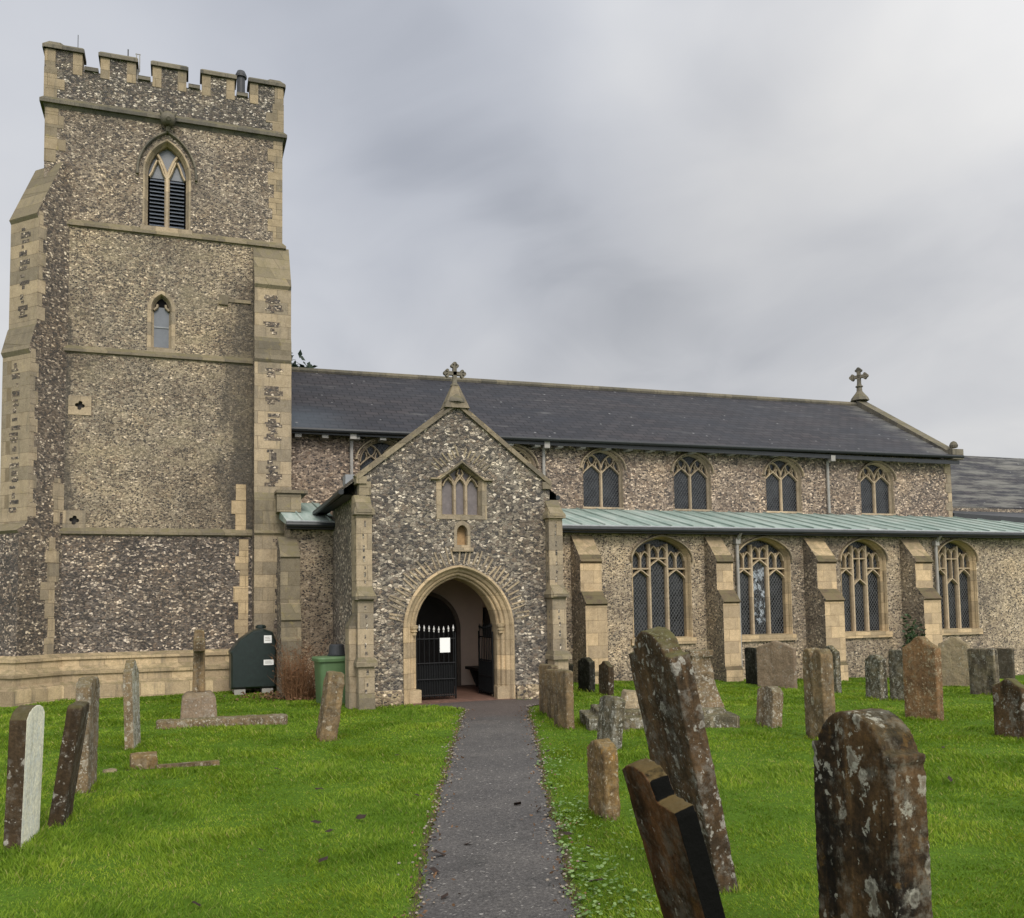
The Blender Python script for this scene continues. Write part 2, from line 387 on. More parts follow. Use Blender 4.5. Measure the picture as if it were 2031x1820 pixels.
# ------------------------------------------------------------------ ground, path, grass
PL = [(-5, -2.2), (1.37, 5.67), (2.62, 9.56), (3.7, 12.75), (4.62, 15.5), (4.95, 16.35), (4.80, 16.95), (4.30, 17.35), (4.1, 17.72)]
PR = [(-3.9, -2.7), (2.27, 5.30), (3.50, 8.87), (4.75, 12.4), (5.80, 15.5), (6.15, 16.35), (6.75, 16.75), (7.1, 17.1), (7.15, 17.72)]
def resample(P, n, jit, seed):
    P = np.array(P); d = np.r_[0, np.cumsum(np.hypot(*np.diff(P, axis=0).T))]; t = np.linspace(0, d[-1], n)
    x = np.interp(t, d, P[:, 0]); y = np.interp(t, d, P[:, 1]); r = np.random.default_rng(seed)
    k = np.convolve(r.normal(0, 1, n + 24), np.ones(5) / 5, 'same')[12:-12] + .8 * r.normal(0, .5, n)
    return np.c_[x + jit * k, y]
EL, ER = resample(PL, 420, .028, 1), resample(PR, 420, .032, 2)
def path_side(x, y):
    """signed distance (in x) to the path edges: >0 outside"""
    xl = np.interp(y, EL[:, 1], EL[:, 0]); xr = np.interp(y, ER[:, 1], ER[:, 0])
    d = np.maximum(xl - x, x - xr); d = np.where(y > 17.45, np.where((x > 4.1) & (x < 7.2), -1, d), d)
    return d
STONES = [(-1.29, 8.4, .62, .13), (-1.09, 9.24, .5, .13), (-1.03, 10.74, .55, .15), (-.68, 13.84, .62, .12), (-.56, 12.02, .3, .3), (.0, 16.6, .6, .6), (-.36, 15.82, .26, 2.04), (1.88, 13.5, .45, .24), (5.98, 14.75, .62, .12), (5.84, 14.05, .6, .14), (5.57, 13.15, .55, .13), (8.25, 18.2, .62, .14), (8.22, 17.2, .5, .12), (5.28, 11, .5, .15), (3.53, 7.5, .38, .15), (5.95, 12.5, 1.3, 2.3), (3.34, 5.38, .62, .15), (2.31, 3.6, .44, .10), (3.06, 3.45, .56, .21), (8.42, 11.95, .45, .18), (13.1, 17.9, .9, .3), (8.2, 10.45, .42, .2), (13.55, 16.8, .5, .13), (12.98, 14.8, .45, .17), (13.25, 14.35, .5, .14), (11.05, 11.45, .6, .18), (17.75, 17.35, .75, .14), (15.95, 14.85, .62, .16), (10.62, 9.45, .5, .14), (3.1, 17.3, .2, 1.0), (6.4, 17.35, .2, .9), (2.5, 18.45, .7, .75)]
def make_ground():
    xs = np.r_[-400, -200, -90, -50, np.linspace(-30, -8, 12), np.arange(-7.6, 25, .16), np.linspace(25.5, 50, 12), 90, 200, 400]
    ys = np.r_[-300, -100, -40, -15, -6, np.arange(-3, 24, .16), np.linspace(24.5, 50, 12), 90, 200, 400, 800]
    X, Y = np.meshgrid(xs, ys); Z = gzv(X, Y)
    pd = path_side(X, Y); Z = np.where((pd < .05) & (Y < 18), Z * 0 - .012, Z)
    n, mm = X.shape; idx = np.arange(n * mm).reshape(n, mm)
    f = np.stack([idx[:-1, :-1], idx[:-1, 1:], idx[1:, 1:], idx[1:, :-1]], -1).reshape(-1, 4)
    me = bpy.data.meshes.new('ground'); me.from_pydata(np.c_[X.ravel(), Y.ravel(), Z.ravel()].tolist(), [], f.tolist()); me.update()
    at = me.attributes.new('soil_and_shade', 'FLOAT', 'POINT')
    soil_and_shade = np.clip(1 - (pd - .0) / .16, 0, 1)
    for sx, sy, sw, st in STONES:
        dx_ = np.maximum(np.maximum(sx - X, X - sx - st), 0); dy_ = np.maximum(np.maximum(sy - Y, Y - sy - sw), 0); soil_and_shade = np.maximum(soil_and_shade, .8 * np.exp(-(dx_ ** 2 + dy_ ** 2) / .006))  # contact shade around each stone foot, painted with the soil colour
    soil_and_shade = np.maximum(soil_and_shade, np.exp(-(((X - 2.6) / 1.3) ** 2 + ((Y - 20.7) / 1.0) ** 2)))
    at.data.foreach_set('value', soil_and_shade.ravel().astype(np.float32))
    me.polygons.foreach_set('use_smooth', [True] * len(f))
    m, h, b = new_mat('turf_soil_and_shade'); p = pos(h)
    a = h.n('ShaderNodeAttribute'); a.attribute_name = 'soil_and_shade'
    nz = h.noise(p, 3, 6, .65); n2 = h.noise(p, 30, 4, .7)
    gr = h.mix(nz, (.05, .10, .008), (.085, .155, .014)); gr = h.mix(1, gr, h.ramp(n2, [(.3, .6), (.7, 1.3)]), 'MULTIPLY')
    sl_ = h.mix(n2, (.030, .022, .014), (.12, .09, .06))
    col = h.mix(h.sstep(h.math('ADD', a.outputs['Fac'], h.math('MULTIPLY', h.math('SUBTRACT', n2, .5), .9)), .45, .75), gr, sl_)
    done(h, b, col, 1, .1); bump(h, b, n2, .6, .03)
    me.materials.append(m); o = bpy.data.objects.new('ground', me); COL.objects.link(o); o['kind'] = 'structure'
make_ground()
def make_path():
    n = len(EL); k = 9; V = []; F = []
    for i in range(n):
        for j in range(k):
            t = j / (k - 1); x = EL[i, 0] * (1 - t) + ER[i, 0] * t; y = EL[i, 1] * (1 - t) + ER[i, 1] * t
            V.append((x, y, .004 + .022 * (1 - (2 * t - 1) ** 2)))
    for i in range(n - 1):
        for j in range(k - 1): F.append((i * k + j, i * k + j + 1, (i + 1) * k + j + 1, (i + 1) * k + j))
    me = bpy.data.meshes.new('path'); me.from_pydata(V, [], F); me.update(); me.polygons.foreach_set('use_smooth', [True] * len(F))
    m, h, b = new_mat('worn_asphalt'); p = pos(h)
    v = h.vor(p, 70); v2 = h.vor(p, 28); big = h.noise(p, 1.1, 6, .6); fine = h.noise(p, 140, 3, .7)
    st = h.ramp(h.xyz(v.outputs['Color'])[0], [(0, (.045, .043, .041)), (.5, (.068, .065, .062)), (.9, (.086, .082, .078)), (.985, (.13, .125, .115)), (1, (.24, .23, .21))])
    col = h.mix(1, st, h.ramp(big, [(.3, (.85, .84, .86)), (.7, (1.42, 1.38, 1.34))]), 'MULTIPLY')
    col = h.mix(h.math('MULTIPLY', h.sstep(h.xyz(v2.outputs['Color'])[1], .975, .985), h.sstep(v2.outputs['Distance'], .42, .3)), col, (.30, .285, .26))
    wear = h.noise(h.mapv(p, loc=(4, 9, 1)), 2.6, 7, .7)
    col = h.mix(h.math('MULTIPLY', h.sstep(wear, .54, .68), .40), col, (.034, .033, .031))
    col = h.mix(h.math('MULTIPLY', h.sstep(wear, .44, .30), .35), col, (.115, .108, .098))
    cr = h.vor(h.vmath('ADD', p, h.vmath('SCALE', h.noise(p, 3, 4, .6, 1), .35)), .75, 'DISTANCE_TO_EDGE')
    col = h.mix(h.math('MULTIPLY', h.sstep(cr.outputs['Distance'], .006, .002), h.sstep(wear, .56, .64)), col, (.03, .03, .028))
    yy = h.xyz(p)[1]
    col = h.mix(h.math('MULTIPLY', h.sstep(h.math('ADD', yy, h.math('MULTIPLY', big, 3)), 15.5, 17.2), .55), col, (.075, .052, .043))
    col = h.mix(1, col, h.ramp(fine, [(.2, .7), (.8, 1.25)]), 'MULTIPLY')
    done(h, b, col, .75, .35); bump(h, b, h.math('ADD', v.outputs['Distance'], fine), .7, .008)
    me.materials.append(m); o = bpy.data.objects.new('path', me); COL.objects.link(o); o['kind'] = 'structure'
make_path()

def blocked(x, y):
    b = (y > 22.55) & (x > -3.6) & (x < 2.6)
    b |= (y > 20.95) & (x > 2.2)
    b |= (y > 17.55) & (x > 2.95) & (x < 7.45)
    b |= (y > 22.0 - (x + 2.9) * .0) & (x < -2.6) & (x > -4.2) & (y > 22.2)
    for bx in ((9.05, 9.68), (12.85, 13.4), (15.95, 16.65), (19.25, 19.93)): b |= (y > 20.1) & (x > bx[0]) & (x < bx[1])
    return b
def smooth_noise(x, y, s, seed):
    r = np.random.default_rng(seed); gsz = 64; G = r.random((gsz, gsz)); u = (x / s) % gsz; v = (y / s) % gsz
    i = np.floor(u).astype(int) % gsz; j = np.floor(v).astype(int) % gsz; fu = u - np.floor(u); fv = v - np.floor(v)
    fu = fu * fu * (3 - 2 * fu); fv = fv * fv * (3 - 2 * fv); i1 = (i + 1) % gsz; j1 = (j + 1) % gsz
    return (G[i, j] * (1 - fu) + G[i1, j] * fu) * (1 - fv) + (G[i, j1] * (1 - fu) + G[i1, j1] * fu) * fv
def make_grass(n=820000):
    r0, r1, e = 2.9, 29., .4
    t = RNG.random(n); r = (r0 ** e + t * (r1 ** e - r0 ** e)) ** (1 / e)
    th = np.radians(-28 + RNG.random(n) * 86); x = r * np.sin(th); y = r * np.cos(th)
    pd = path_side(x, y); nz = smooth_noise(x, y, .55, 3); nf = smooth_noise(x, y, .16, 4)
    keep = ~blocked(x, y) & (y < 22.6)
    edge = np.clip((pd + .02) / .20, 0, 1)
    keep &= RNG.random(n) < np.where(pd < -.03, .0, .15 + .85 * edge ** .8)
    keep &= ~((((x - 2.6) / 1.0) ** 2 + ((y - 20.8) / .8) ** 2 < 1) & (RNG.random(n) < .85))
    x, y, r, nz, nf, pd = (a[keep] for a in (x, y, r, nz, nf, pd)); n = len(x)
    # longer uncut tufts against the foot of every stone
    tx, ty = [], []
    for sx, sy, sw, st in STONES:
        k = int(np.clip(2600 / (1 + .10 * (sx * sx + sy * sy)) , 90, 900) * (sw + st))
        e = RNG.random(k) * 2 * (sw + st); off = np.abs(RNG.normal(.012, .035, k))
        px = np.where(e < st, e, np.where(e < st + sw, st + off, np.where(e < 2 * st + sw, e - st - sw, -off)))
        py = np.where(e < st, -off, np.where(e < st + sw, e - st, np.where(e < 2 * st + sw, sw + off, e - 2 * st - sw)))
        tx.append(sx + px); ty.append(sy + py)
    tx = np.concatenate(tx); ty = np.concatenate(ty); nt_ = len(tx)
    x = np.r_[x, tx]; y = np.r_[y, ty]; r = np.hypot(x, y); nz = np.r_[nz, np.full(nt_, .95)]; nf = np.r_[nf, RNG.random(nt_) * 1.6]; pd = np.r_[pd, np.full(nt_, 2.)]; n = len(x)
    z = gzv(x, y) - .006
    hgt = (.022 + .030 * RNG.random(n)) * (.38 + 1.15 * nz ** 1.4 + .40 * (nf - .5)) * np.clip(.5 + pd / .6, .5, 1)
    w = np.maximum(.0028, r * .00045) * (.7 + .6 * RNG.random(n))
    a = RNG.random(n) * 2 * np.pi; ca, sa = np.cos(a), np.sin(a)
    ln = hgt * (.35 + 1.05 * RNG.random(n)) ; la = smooth_noise(x, y, .8, 9) * 6.3 + RNG.normal(0, 1.2, n)
    lx, ly = ln * np.cos(la), ln * np.sin(la)
    V = np.empty((n, 5, 3), np.float32)
    for k, (sd, hh, wk, lk) in enumerate(((-1, 0, 1, 0), (1, 0, 1, 0), (1, .6, .75, .38), (-1, .6, .75, .38), (0, 1, 0, 1))):
        V[:, k, 0] = x + sd * w * wk * ca + lx * lk; V[:, k, 1] = y + sd * w * wk * sa + ly * lk; V[:, k, 2] = z + hgt * hh
    base = (np.arange(n) * 5)[:, None]
    loops = np.concatenate([base + np.array([[0, 1, 2, 3]]), base + np.array([[3, 2, 4]])], 1).ravel()
    me = bpy.data.meshes.new('grass'); me.vertices.add(n * 5); me.vertices.foreach_set('co', V.ravel())
    me.loops.add(n * 7); me.loops.foreach_set('vertex_index', loops.astype(np.int32))
    me.polygons.add(n * 2); st = np.stack([np.arange(n) * 7, np.arange(n) * 7 + 4], 1).ravel(); me.polygons.foreach_set('loop_start', st.astype(np.int32))
    me.update(calc_edges=True)
    m, h, b = new_mat('grass_blades'); p = pos(h); g2 = h.n('ShaderNodeNewGeometry')
    rnd = g2.outputs['Random Per Island']; big = h.noise(p, .9, 5, .6); med = h.noise(p, 5, 4, .6)
    col = h.ramp(rnd, [(0, (.096, .172, .010)), (.35, (.145, .240, .016)), (.7, (.198, .305, .024)), (.92, (.24, .325, .045)), (1, (.33, .29, .12))])
    col = h.mix(1, col, h.ramp(big, [(.30, (.52, .64, .5)), (.5, (1, 1, 1)), (.70, (1.32, 1.16, 1.1))]), 'MULTIPLY')
    col = h.mix(1, col, h.ramp(med, [(.3, (.75, .8, .75)), (.7, (1.18, 1.12, 1.05))]), 'MULTIPLY')
    h.put(b.inputs['Base Color'], col); b.inputs['Roughness'].default_value = .6; b.inputs['Specular IOR Level'].default_value = .15
    tr = h.n('ShaderNodeBsdfTranslucent'); h.put(tr.inputs[0], col)
    ms = h.n('ShaderNodeMixShader'); ms.inputs[0].default_value = .35
    out = [q for q in h.t.nodes if q.type == 'OUTPUT_MATERIAL'][0]
    h.t.links.new(b.outputs[0], ms.inputs[1]); h.t.links.new(tr.outputs[0], ms.inputs[2]); h.t.links.new(ms.outputs[0], out.inputs[0])
    me.materials.append(m); o = bpy.data.objects.new('grass', me); COL.objects.link(o); o['kind'] = 'stuff'
    tag(o, 'short bright green churchyard grass around the graves', 'grass')
make_grass()

# ------------------------------------------------------------------ church (one building; every part modelled in world coordinates)
CH = thing('church', 'flint and limestone church with battlemented tower, gabled porch and green copper aisle roof', 'church', (5, 24, 0))
def cp(mb, name, mats, parent=None, label=None, smooth=False):
    o = mb.build(name, mats, smooth); o.parent = parent or CH
    if not parent: o.matrix_parent_inverse = Matrix.Translation((-5, -24, 0))
    if label: o['label'] = label
    return o
def arch(xc, h, zs, za, n=12, kind='two'):
    """points from the left springing over the apex to the right springing"""
    r = za - zs; out = []
    for i in range(-n, n + 1):
        if kind == 'two':
            c = (r * r - h * h) / (2 * h); Rr = h + c; am = math.atan2(r, c); a = am * (1 - abs(i) / n)
            u = -c + Rr * math.cos(a); z = Rr * math.sin(a); x = math.copysign(u, i) if i else 0
        else:
            q = math.sin(abs(i) / n * math.pi / 2); k = .84 if kind == 'tudor' else .2
            x = math.copysign(q * h, i) if i else 0; z = r * (k * math.sqrt(max(0, 1 - q * q)) + (1 - k) * (1 - q))
        out.append((xc + x, zs + z))
    return out
def outline(xc, h, sill, zs, za, kind='two', n=12):
    return [(xc - h, sill)] + arch(xc, h, zs, za, n, kind) + [(xc + h, sill)]
def ring(ol, y): return [(p[0], y, p[1]) for p in ol]
def surround(mb, xc, h, sill, zs, za, yw, kind='two', wid=.13, deep=.26, proud=.012, grow=1.0, m=0):
    o = lambda d, ds: outline(xc, h + d, sill - ds, zs, za + d * grow, kind)
    mb.loft([ring(o(wid, wid), yw + .05), ring(o(wid, wid), yw - proud), ring(o(.07, .02), yw - proud), ring(o(.04, .01), yw + .05), ring(o(.055, .01), yw + .06), ring(o(0, 0), yw + .15), ring(o(0, 0), yw + deep)], m)
def hood(mb, xc, h, zs, za, yw, kind='two', w=.06, m=0, stop=.0):
    a = arch(xc, h, zs, za, 12, kind); mb.bar([(a[0][0], a[0][1] - stop)] + a + [(a[-1][0], a[-1][1] - stop)], w, yw - .085, yw + .02, m)

# --- tower
TX0, TX1, TY0, TY1 = -3.09, 2.33, 23.0, 28.42
def tower_stage(name, z0, z1, off, mat, hs=[], label=None):
    mb = MB(); x0, x1, y0, y1 = TX0 - off, TX1 + off, TY0 - off, TY1 + off
    mb.holes([(x0, z0), (x1, z0), (x1, z1), (x0, z1)], hs, lambda a, c: (a, y0, c))
    for A, B in (((x1, y0), (x1, y1)), ((x1, y1), (x0, y1)), ((x0, y1), (x0, y0))):
        mb.quad([(*A, z0), (*B, z0), (*B, z1), (*A, z1)])
    return cp(mb, name, mat, None, label)
bel = outline(-.40, .50, 10.98, 12.38, 13.22); slit = outline(-.495, .22, 8.08, 9.05, 9.42)
tower_stage('tower_wall', -.6, 3.70, .04, M['flint_low'], label='dark flint lowest stage of the tower')
tower_stage('tower_wall', 3.70, 7.90, .02, M['flint_mid'], [[(-2.36, 6.48), (-2.08, 6.48), (-2.08, 6.76), (-2.36, 6.76)], [(-2.44, 3.84), (-2.16, 3.84), (-2.16, 4.12), (-2.44, 4.12)]], label='tan mortared second stage of the tower')
tower_stage('tower_wall', 7.90, 10.87, 0, M['flint_mid'], [slit], label='tan mortared third stage of the tower')
tower_stage('tower_wall', 10.87, 13.72, -.03, M['flint_top'], [bel], label='brownish belfry stage of the tower')
def string(z, off, h=.10, prj=.07, mat='ash_old', xa=None):
    mb = MB(); x0, x1, y0, y1 = TX0 - off, TX1 + off, TY0 - off, TY1 + off
    R1 = [(x0 - prj, y0 - prj), (x1 + prj, y0 - prj), (x1 + prj, y1 + prj), (x0 - prj, y1 + prj)]; R0 = [(x0 + .02, y0 + .02), (x1 - .02, y0 + .02), (x1 - .02, y1 - .02), (x0 + .02, y1 - .02)]
    mb.hexa(R1, z - h * .35, z + h * .25, 0); mb.hexa(R1, z + h * .25, z + h * 1.3, 0, R0)
    R2 = [(a * .5 + c * .5, d * .5 + e * .5) for (a, d), (c, e) in zip(R1, R0)]
    mb.hexa(R0, z - h * 1.1, z - h * .35, 0, R2)
    return cp(mb, 'string_course', M[mat])
string(3.70, .03); string(7.90, .01); string(10.87, -.01); string(13.72, -.02, .13, .10, 'ash_dark')
# parapet: each side in its own frame
mbw, mbs = MB(), MB(); TC = Vector(((TX0 + TX1) / 2, (TY0 + TY1) / 2, 0)); HW = (TX1 - TX0) / 2 - .01
mer = [(-2.68, -1.91), (-1.52, -.74), (-.37, .40), (.76, 1.53), (1.89, 2.69)]
def tside(k, u, d, z):
    c, s = math.cos(k * math.pi / 2), math.sin(k * math.pi / 2); a, b2 = u, -(HW - d)
    return (TC.x + c * a - s * b2, TC.y + s * a + c * b2, z)
def sbox(mb, k, u0, u1, d0, d1, z0, z1, m=0):
    mb.hexa([tside(k, u, d, 0)[:2] for u, d in ((u0, d0), (u1, d0), (u1, d1), (u0, d1))], z0, z1, m)
for k in range(4):
    sbox(mbw, k, -HW, HW - .4, 0, .4, 13.72, 14.60)
    cop = MB()
    for u0, u1 in mer:
        u1b = min(u1, HW); u0b = max(u0, -HW)
        sbox(mbw, k, u0b + .12, u1b - .12, .004, .39, 14.60, 15.0)
        for a, c in ((u0b, u0b + .2), (u1b - .2, u1b)):
            q = MB(); e = .008 + .004 * (k % 2); a = a - e if a <= -HW + .01 else a; c = c + e if c >= HW - .01 else c
            sbox(q, k, a, c, -e, .405, 14.45 + .1 * ((a * 7) % 1), 14.998); cp(q, 'parapet_dressing', M['ash_mid'])
        sbox(cop, k, u0b - .045, u1b + .045, -.06, .46, 15.0, 15.085); cop.hexa([tside(k, u, d, 0)[:2] for u, d in ((u0b - .045, -.06), (u1b + .045, -.06), (u1b + .045, .46), (u0b - .045, .46))], 15.085, 15.19, 0, [tside(k, u, d, 0)[:2] for u, d in ((u0b - .0, .08), (u1b + .0, .08), (u1b, .32), (u0b, .32))])
    for i in range(4):
        u0, u1 = mer[i][1], mer[i + 1][0]; sbox(cop, k, u0 + .046, u1 - .046, -.05, .45, 14.60, 14.66); sbox(cop, k, u0 + .046, u1 - .046, .0, .40, 14.66, 14.72)
    cp(cop, 'parapet_coping', M['ash_dark'])
    for sgn in (-1, 1):
        for i in range(3):
            e = .010 + .004 * (k % 2); L = .42 if i % 2 else .26; a, c = (-HW - e, -HW + L) if sgn < 0 else (HW - L, HW + e)
            q = MB(); sbox(q, k, a, c, -e, .1, 13.80 + i * .25, 13.80 + i * .25 + .246); cp(q, 'parapet_quoin', M['ash_mid'])
cp(mbw, 'parapet_wall', M['flint_par'])
mb = MB(); mb.quad([(TX0 + .35, TY0 + .35, 14.1), (TX1 - .35, TY0 + .35, 14.1), (TX1 - .35, TY1 - .35, 14.1), (TX0 + .35, TY1 - .35, 14.1)]); cp(mb, 'tower_roof', M['lead'])
def quoins(x, y, sx, z0, z1, off=.012, hs=.31, lo=.26, hi=.44, ret=True, mat='ash', thick=.12):
    mb = MB(); z = z0; i = 0
    while z < z1 - .05:
        hh = min(hs * random.uniform(.85, 1.15), z1 - z); L = (hi if i % 2 else lo) * random.uniform(.88, 1.12); L2 = lo if i % 2 else hi
        xa, xb = sorted((x - sx * off, x + sx * L)); mb.box(xa, xb, y - off - random.uniform(0, .004), y + thick, z, z + hh - .006)
        if ret: xa, xb = sorted((x - sx * (off + .002), x + sx * .1)); mb.box(xa, xb, y + thick, y + thick + L2, z, z + hh - .006)
        z += hh; i += 1
    return cp(mb, 'quoins', M[mat])
quoins(TX0 + .03, TY0 + .03, 1, 12.3, 13.6, .005, mat='ash_mid'); quoins(TX1 - .03, TY0 + .03, -1, 10.98, 13.6, .005, lo=.22, hi=.36, mat='ash_mid')
# diagonal south-west buttress
def prof_buttress(name, base, dirv, w, prof, zmats, label=None):
    """prof: (projection, z) going up the face; extruded sideways by w"""
    d = Vector((dirv[0], dirv[1], 0)).normalized(); sd = Vector((-d.y, d.x, 0)); b0 = Vector((base[0], base[1], 0))
    mb = MB(); n = len(prof)
    A = [b0 + d * p + sd * (w / 2) + Vector((0, 0, z)) for p, z in prof]
    ms = zmats + [1] * (n - len(zmats))
    mb.extr(A, -sd * w, 1, ms)
    return mb, d, sd, b0
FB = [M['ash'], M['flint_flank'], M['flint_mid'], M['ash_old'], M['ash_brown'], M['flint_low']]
mb, d, sd, b0 = prof_buttress('b', (-3.13, 23.02), (-1, -1), .92,
    [(.70, -.6), (.70, 3.62), (.75, 3.68), (.50, 3.86), (.50, 7.60), (.55, 7.70), (.40, 8.25), (.37, 8.30), (.37, 10.72), (.42, 10.80), (-.22, 12.25), (-.5, 12.25), (-.5, -.6)],
    [5, 3, 3, 0, 3, 3, 3, 0, 3, 3, 3, 1, 1])
for z0, z1, p in ((4.1, 7.4, .50), (8.5, 10.5, .37)):          # flush flint panels in the end faces
    z = z0
    while z < z1:
        hh = random.uniform(.05, .13); ww = random.uniform(.03, .16); c = b0 + d * (p + .004) + sd * random.uniform(-.05, .05)
        q = [c + sd * ww + Vector((0, 0, z)), c - sd * ww + Vector((0, 0, z)), c - sd * ww + Vector((0, 0, z + hh)), c + sd * ww + Vector((0, 0, z + hh))]
        mb.quad(q[::-1], 1); z += hh + random.uniform(.0, .12)
for k, (za, zb, p) in enumerate(((4.0, 7.6, .50), (8.4, 10.7, .37))):  # dressed corner stones on the flank
    z = za; i = 0
    while z < zb - .1:
        L = .12 if i % 2 else .2; c = b0 + sd * (.46 + .004); mb.quad([c + d * (p - L) + Vector((0, 0, z)), c + d * (p + .002) + Vector((0, 0, z)), c + d * (p + .002) + Vector((0, 0, z + .3)), c + d * (p - L) + Vector((0, 0, z + .3))], 0); z += .31; i += 1
cp(mb, 'buttress', FB, None, 'tall diagonal buttress at the tower corner')
mb = MB(); d = Vector((-1, -1, 0)).normalized(); sd = Vector((-d.y, d.x, 0)); f0 = Vector((-3.13, 23.02, 0)) + sd * .46
for z0, z1, pa in ((.97, 3.56, -.20), (3.86, 4.9, -.30)):
    mb = MB(); z = z0; i = 0
    while z < z1:
        hh = min(random.uniform(.26, .44), z1 - z + .02); q0, q1 = pa - random.choice((0, 0, .02, .10)), pa + .16 + random.choice((0, .0, .03, .08)) * (1 if i != 3 else 2.5)
        mb.extr([f0 + d * q0 + sd * .01 + Vector((0, 0, z)), f0 + d * q1 + sd * .01 + Vector((0, 0, z)), f0 + d * q1 + sd * .01 + Vector((0, 0, z + hh - .008)), f0 + d * q0 + sd * .01 + Vector((0, 0, z + hh - .008))], -sd * .06); z += hh; i += 1
    cp(mb, 'quoins', M['ash'])
# south buttress beside the aisle
mb, d, sd, b0 = prof_buttress('b', (2.03, 23.02), (0, -1), .86,
    [(.74, -.6), (.74, 3.62), (.79, 3.68), (.74, 3.74), (.74, 4.45), (.62, 4.65), (.62, 7.78), (.66, 7.86), (.62, 7.98), (.62, 8.30), (.54, 8.42), (.54, 9.62), (.60, 9.70), (.40, 10.1), (.0, 10.85), (-.3, 10.85), (-.3, -.6)],
    [0, 3, 3, 3, 3, 0, 3, 3, 3, 3, 0, 3, 3, 3, 1, 1])
for z0, z1, p, c0 in ((.9, 3.5, .74, .05), (4.8, 7.6, .62, -.02), (8.5, 9.5, .54, 0)):
    z = z0
    while z < z1:
        hh = random.uniform(.05, .12); ww = random.uniform(.05, .22) if z0 > 1 else random.uniform(.06, .15); c = b0 + d * (p + .004) + Vector((c0 + (.12 if z0 < 1 else 0), 0, 0)); j = random.uniform(-.05, .05)
        mb.quad([c + Vector((-ww + j, 0, z)), c + Vector((ww + j, 0, z)), c + Vector((ww + j, 0, z + hh)), c + Vector((-ww + j, 0, z + hh))], 1)
        z += hh + (random.choice((0, 0, 0, .03, .22)) if z0 > 1 else 0)
cp(mb, 'buttress', FB, None, 'tower buttress faced with dressed stone beside the aisle')
quoins(1.50, 22.955, -1, .95, 3.62, .012, .37, .2, .30, False, 'ash_new'); quoins(1.44, 22.975, -1, 3.78, 4.95, .012, .39, .22, .30, False, 'ash_new')
# plinth
def stack(mb, poly, levels):
    """levels: (offset0, z0, offset1, z1) ; poly(off) gives the footprint"""
    for o0, z0, o1, z1 in levels: mb.hexa(poly(o0), z0, z1, 0, poly(o1))
lev = [(.40, -.6, .40, .26), (.40, .26, .27, .36), (.255, .36, .25, .52), (.30, .52, .31, .58), (.31, .58, .12, .70), (.12, .70, .11, .84), (.16, .84, .16, .90), (.16, .90, .03, .98)]
mb = MB(); stack(mb, lambda o: [(-2.9, TY0 - o), (1.58, TY0 - o), (1.58, TY0 + .3), (-2.9, TY0 + .3)], lev)
def dpoly(o):
    d2 = Vector((-1, -1, 0)).normalized(); s2 = Vector((-d2.y, d2.x, 0)); b = Vector((-3.13, 23.02, 0)); w = .46 + o * .8; L = .70 + o * .8
    return [tuple((b + d2 * a + s2 * c)[:2]) for a, c in ((-.4, -w), (L, -w), (L, w), (-.4, w))][::-1]
stack(mb, dpoly, [(a - .003, b - .002, c - .003, e - .002) for a, b, c, e in lev])
cp(mb, 'plinth', M['ash_pl'])
# belfry window
mb = MB(); surround(mb, -.40, .43, 11.05, 12.38, 13.13, TY0 + .03, wid=.11)
mb.box(-.98, .18, TY0 - .03, TY0 + .1, 10.93, 11.035)
bw = cp(mb, 'belfry_window', M['ash'])
mb = MB(); hood(mb, -.40, .66, 12.38, 13.40, TY0 + .03, stop=.1); mb.tube([(-.40, TY0 - .05, 13.40), (-.36, TY0 - .12, 13.62), (-.30, TY0 - .2, 13.66)], [.05, .045, .03], 6); cp(mb, 'hood_mould', M['ash_dark'], bw)
mb = MB(); yb = TY0 + .17
mb.bar([(-.40, 11.0), (-.40, 12.42)], .12, yb, yb + .16)
for s in (-1, 1):
    xc = -.40 + s * .215
    mb.bar([(-.40, 12.36), (-.40 + s * .06, 12.56), (-.40 + s * .15, 12.78), (-.40 + s * .22, 12.90)], .085, yb + .002, yb + .15)
    for q in (-1, 1):
        mb.bar([(xc + q * .19, 12.34), (xc + q * .13, 12.46), (xc + q * .085, 12.60), (xc + q * .02, 12.76)], .055, yb + .004, yb + .13)
cp(mb, 'tracery', M['trac'], bw)
for s in (-1, 1):
    mb = MB(); xc = -.40 + s * .22
    for i in range(14):
        z = 11.06 + i * .0925; mb.quad([(xc - .17, yb + .06, z), (xc + .17, yb + .06, z), (xc + .17, yb + .15, z + .085), (xc - .17, yb + .15, z + .085)]); mb.box(xc - .17, xc + .17, yb + .052, yb + .062, z - .008, z + .012)
    cp(mb, 'louvre', M['louvre'], bw)
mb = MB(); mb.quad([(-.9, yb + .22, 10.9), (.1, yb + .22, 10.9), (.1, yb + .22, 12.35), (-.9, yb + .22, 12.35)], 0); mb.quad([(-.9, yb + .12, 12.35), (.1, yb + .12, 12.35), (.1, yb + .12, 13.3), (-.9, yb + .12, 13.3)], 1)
cp(mb, 'backing', [M['void'], M['greyglass']], bw)
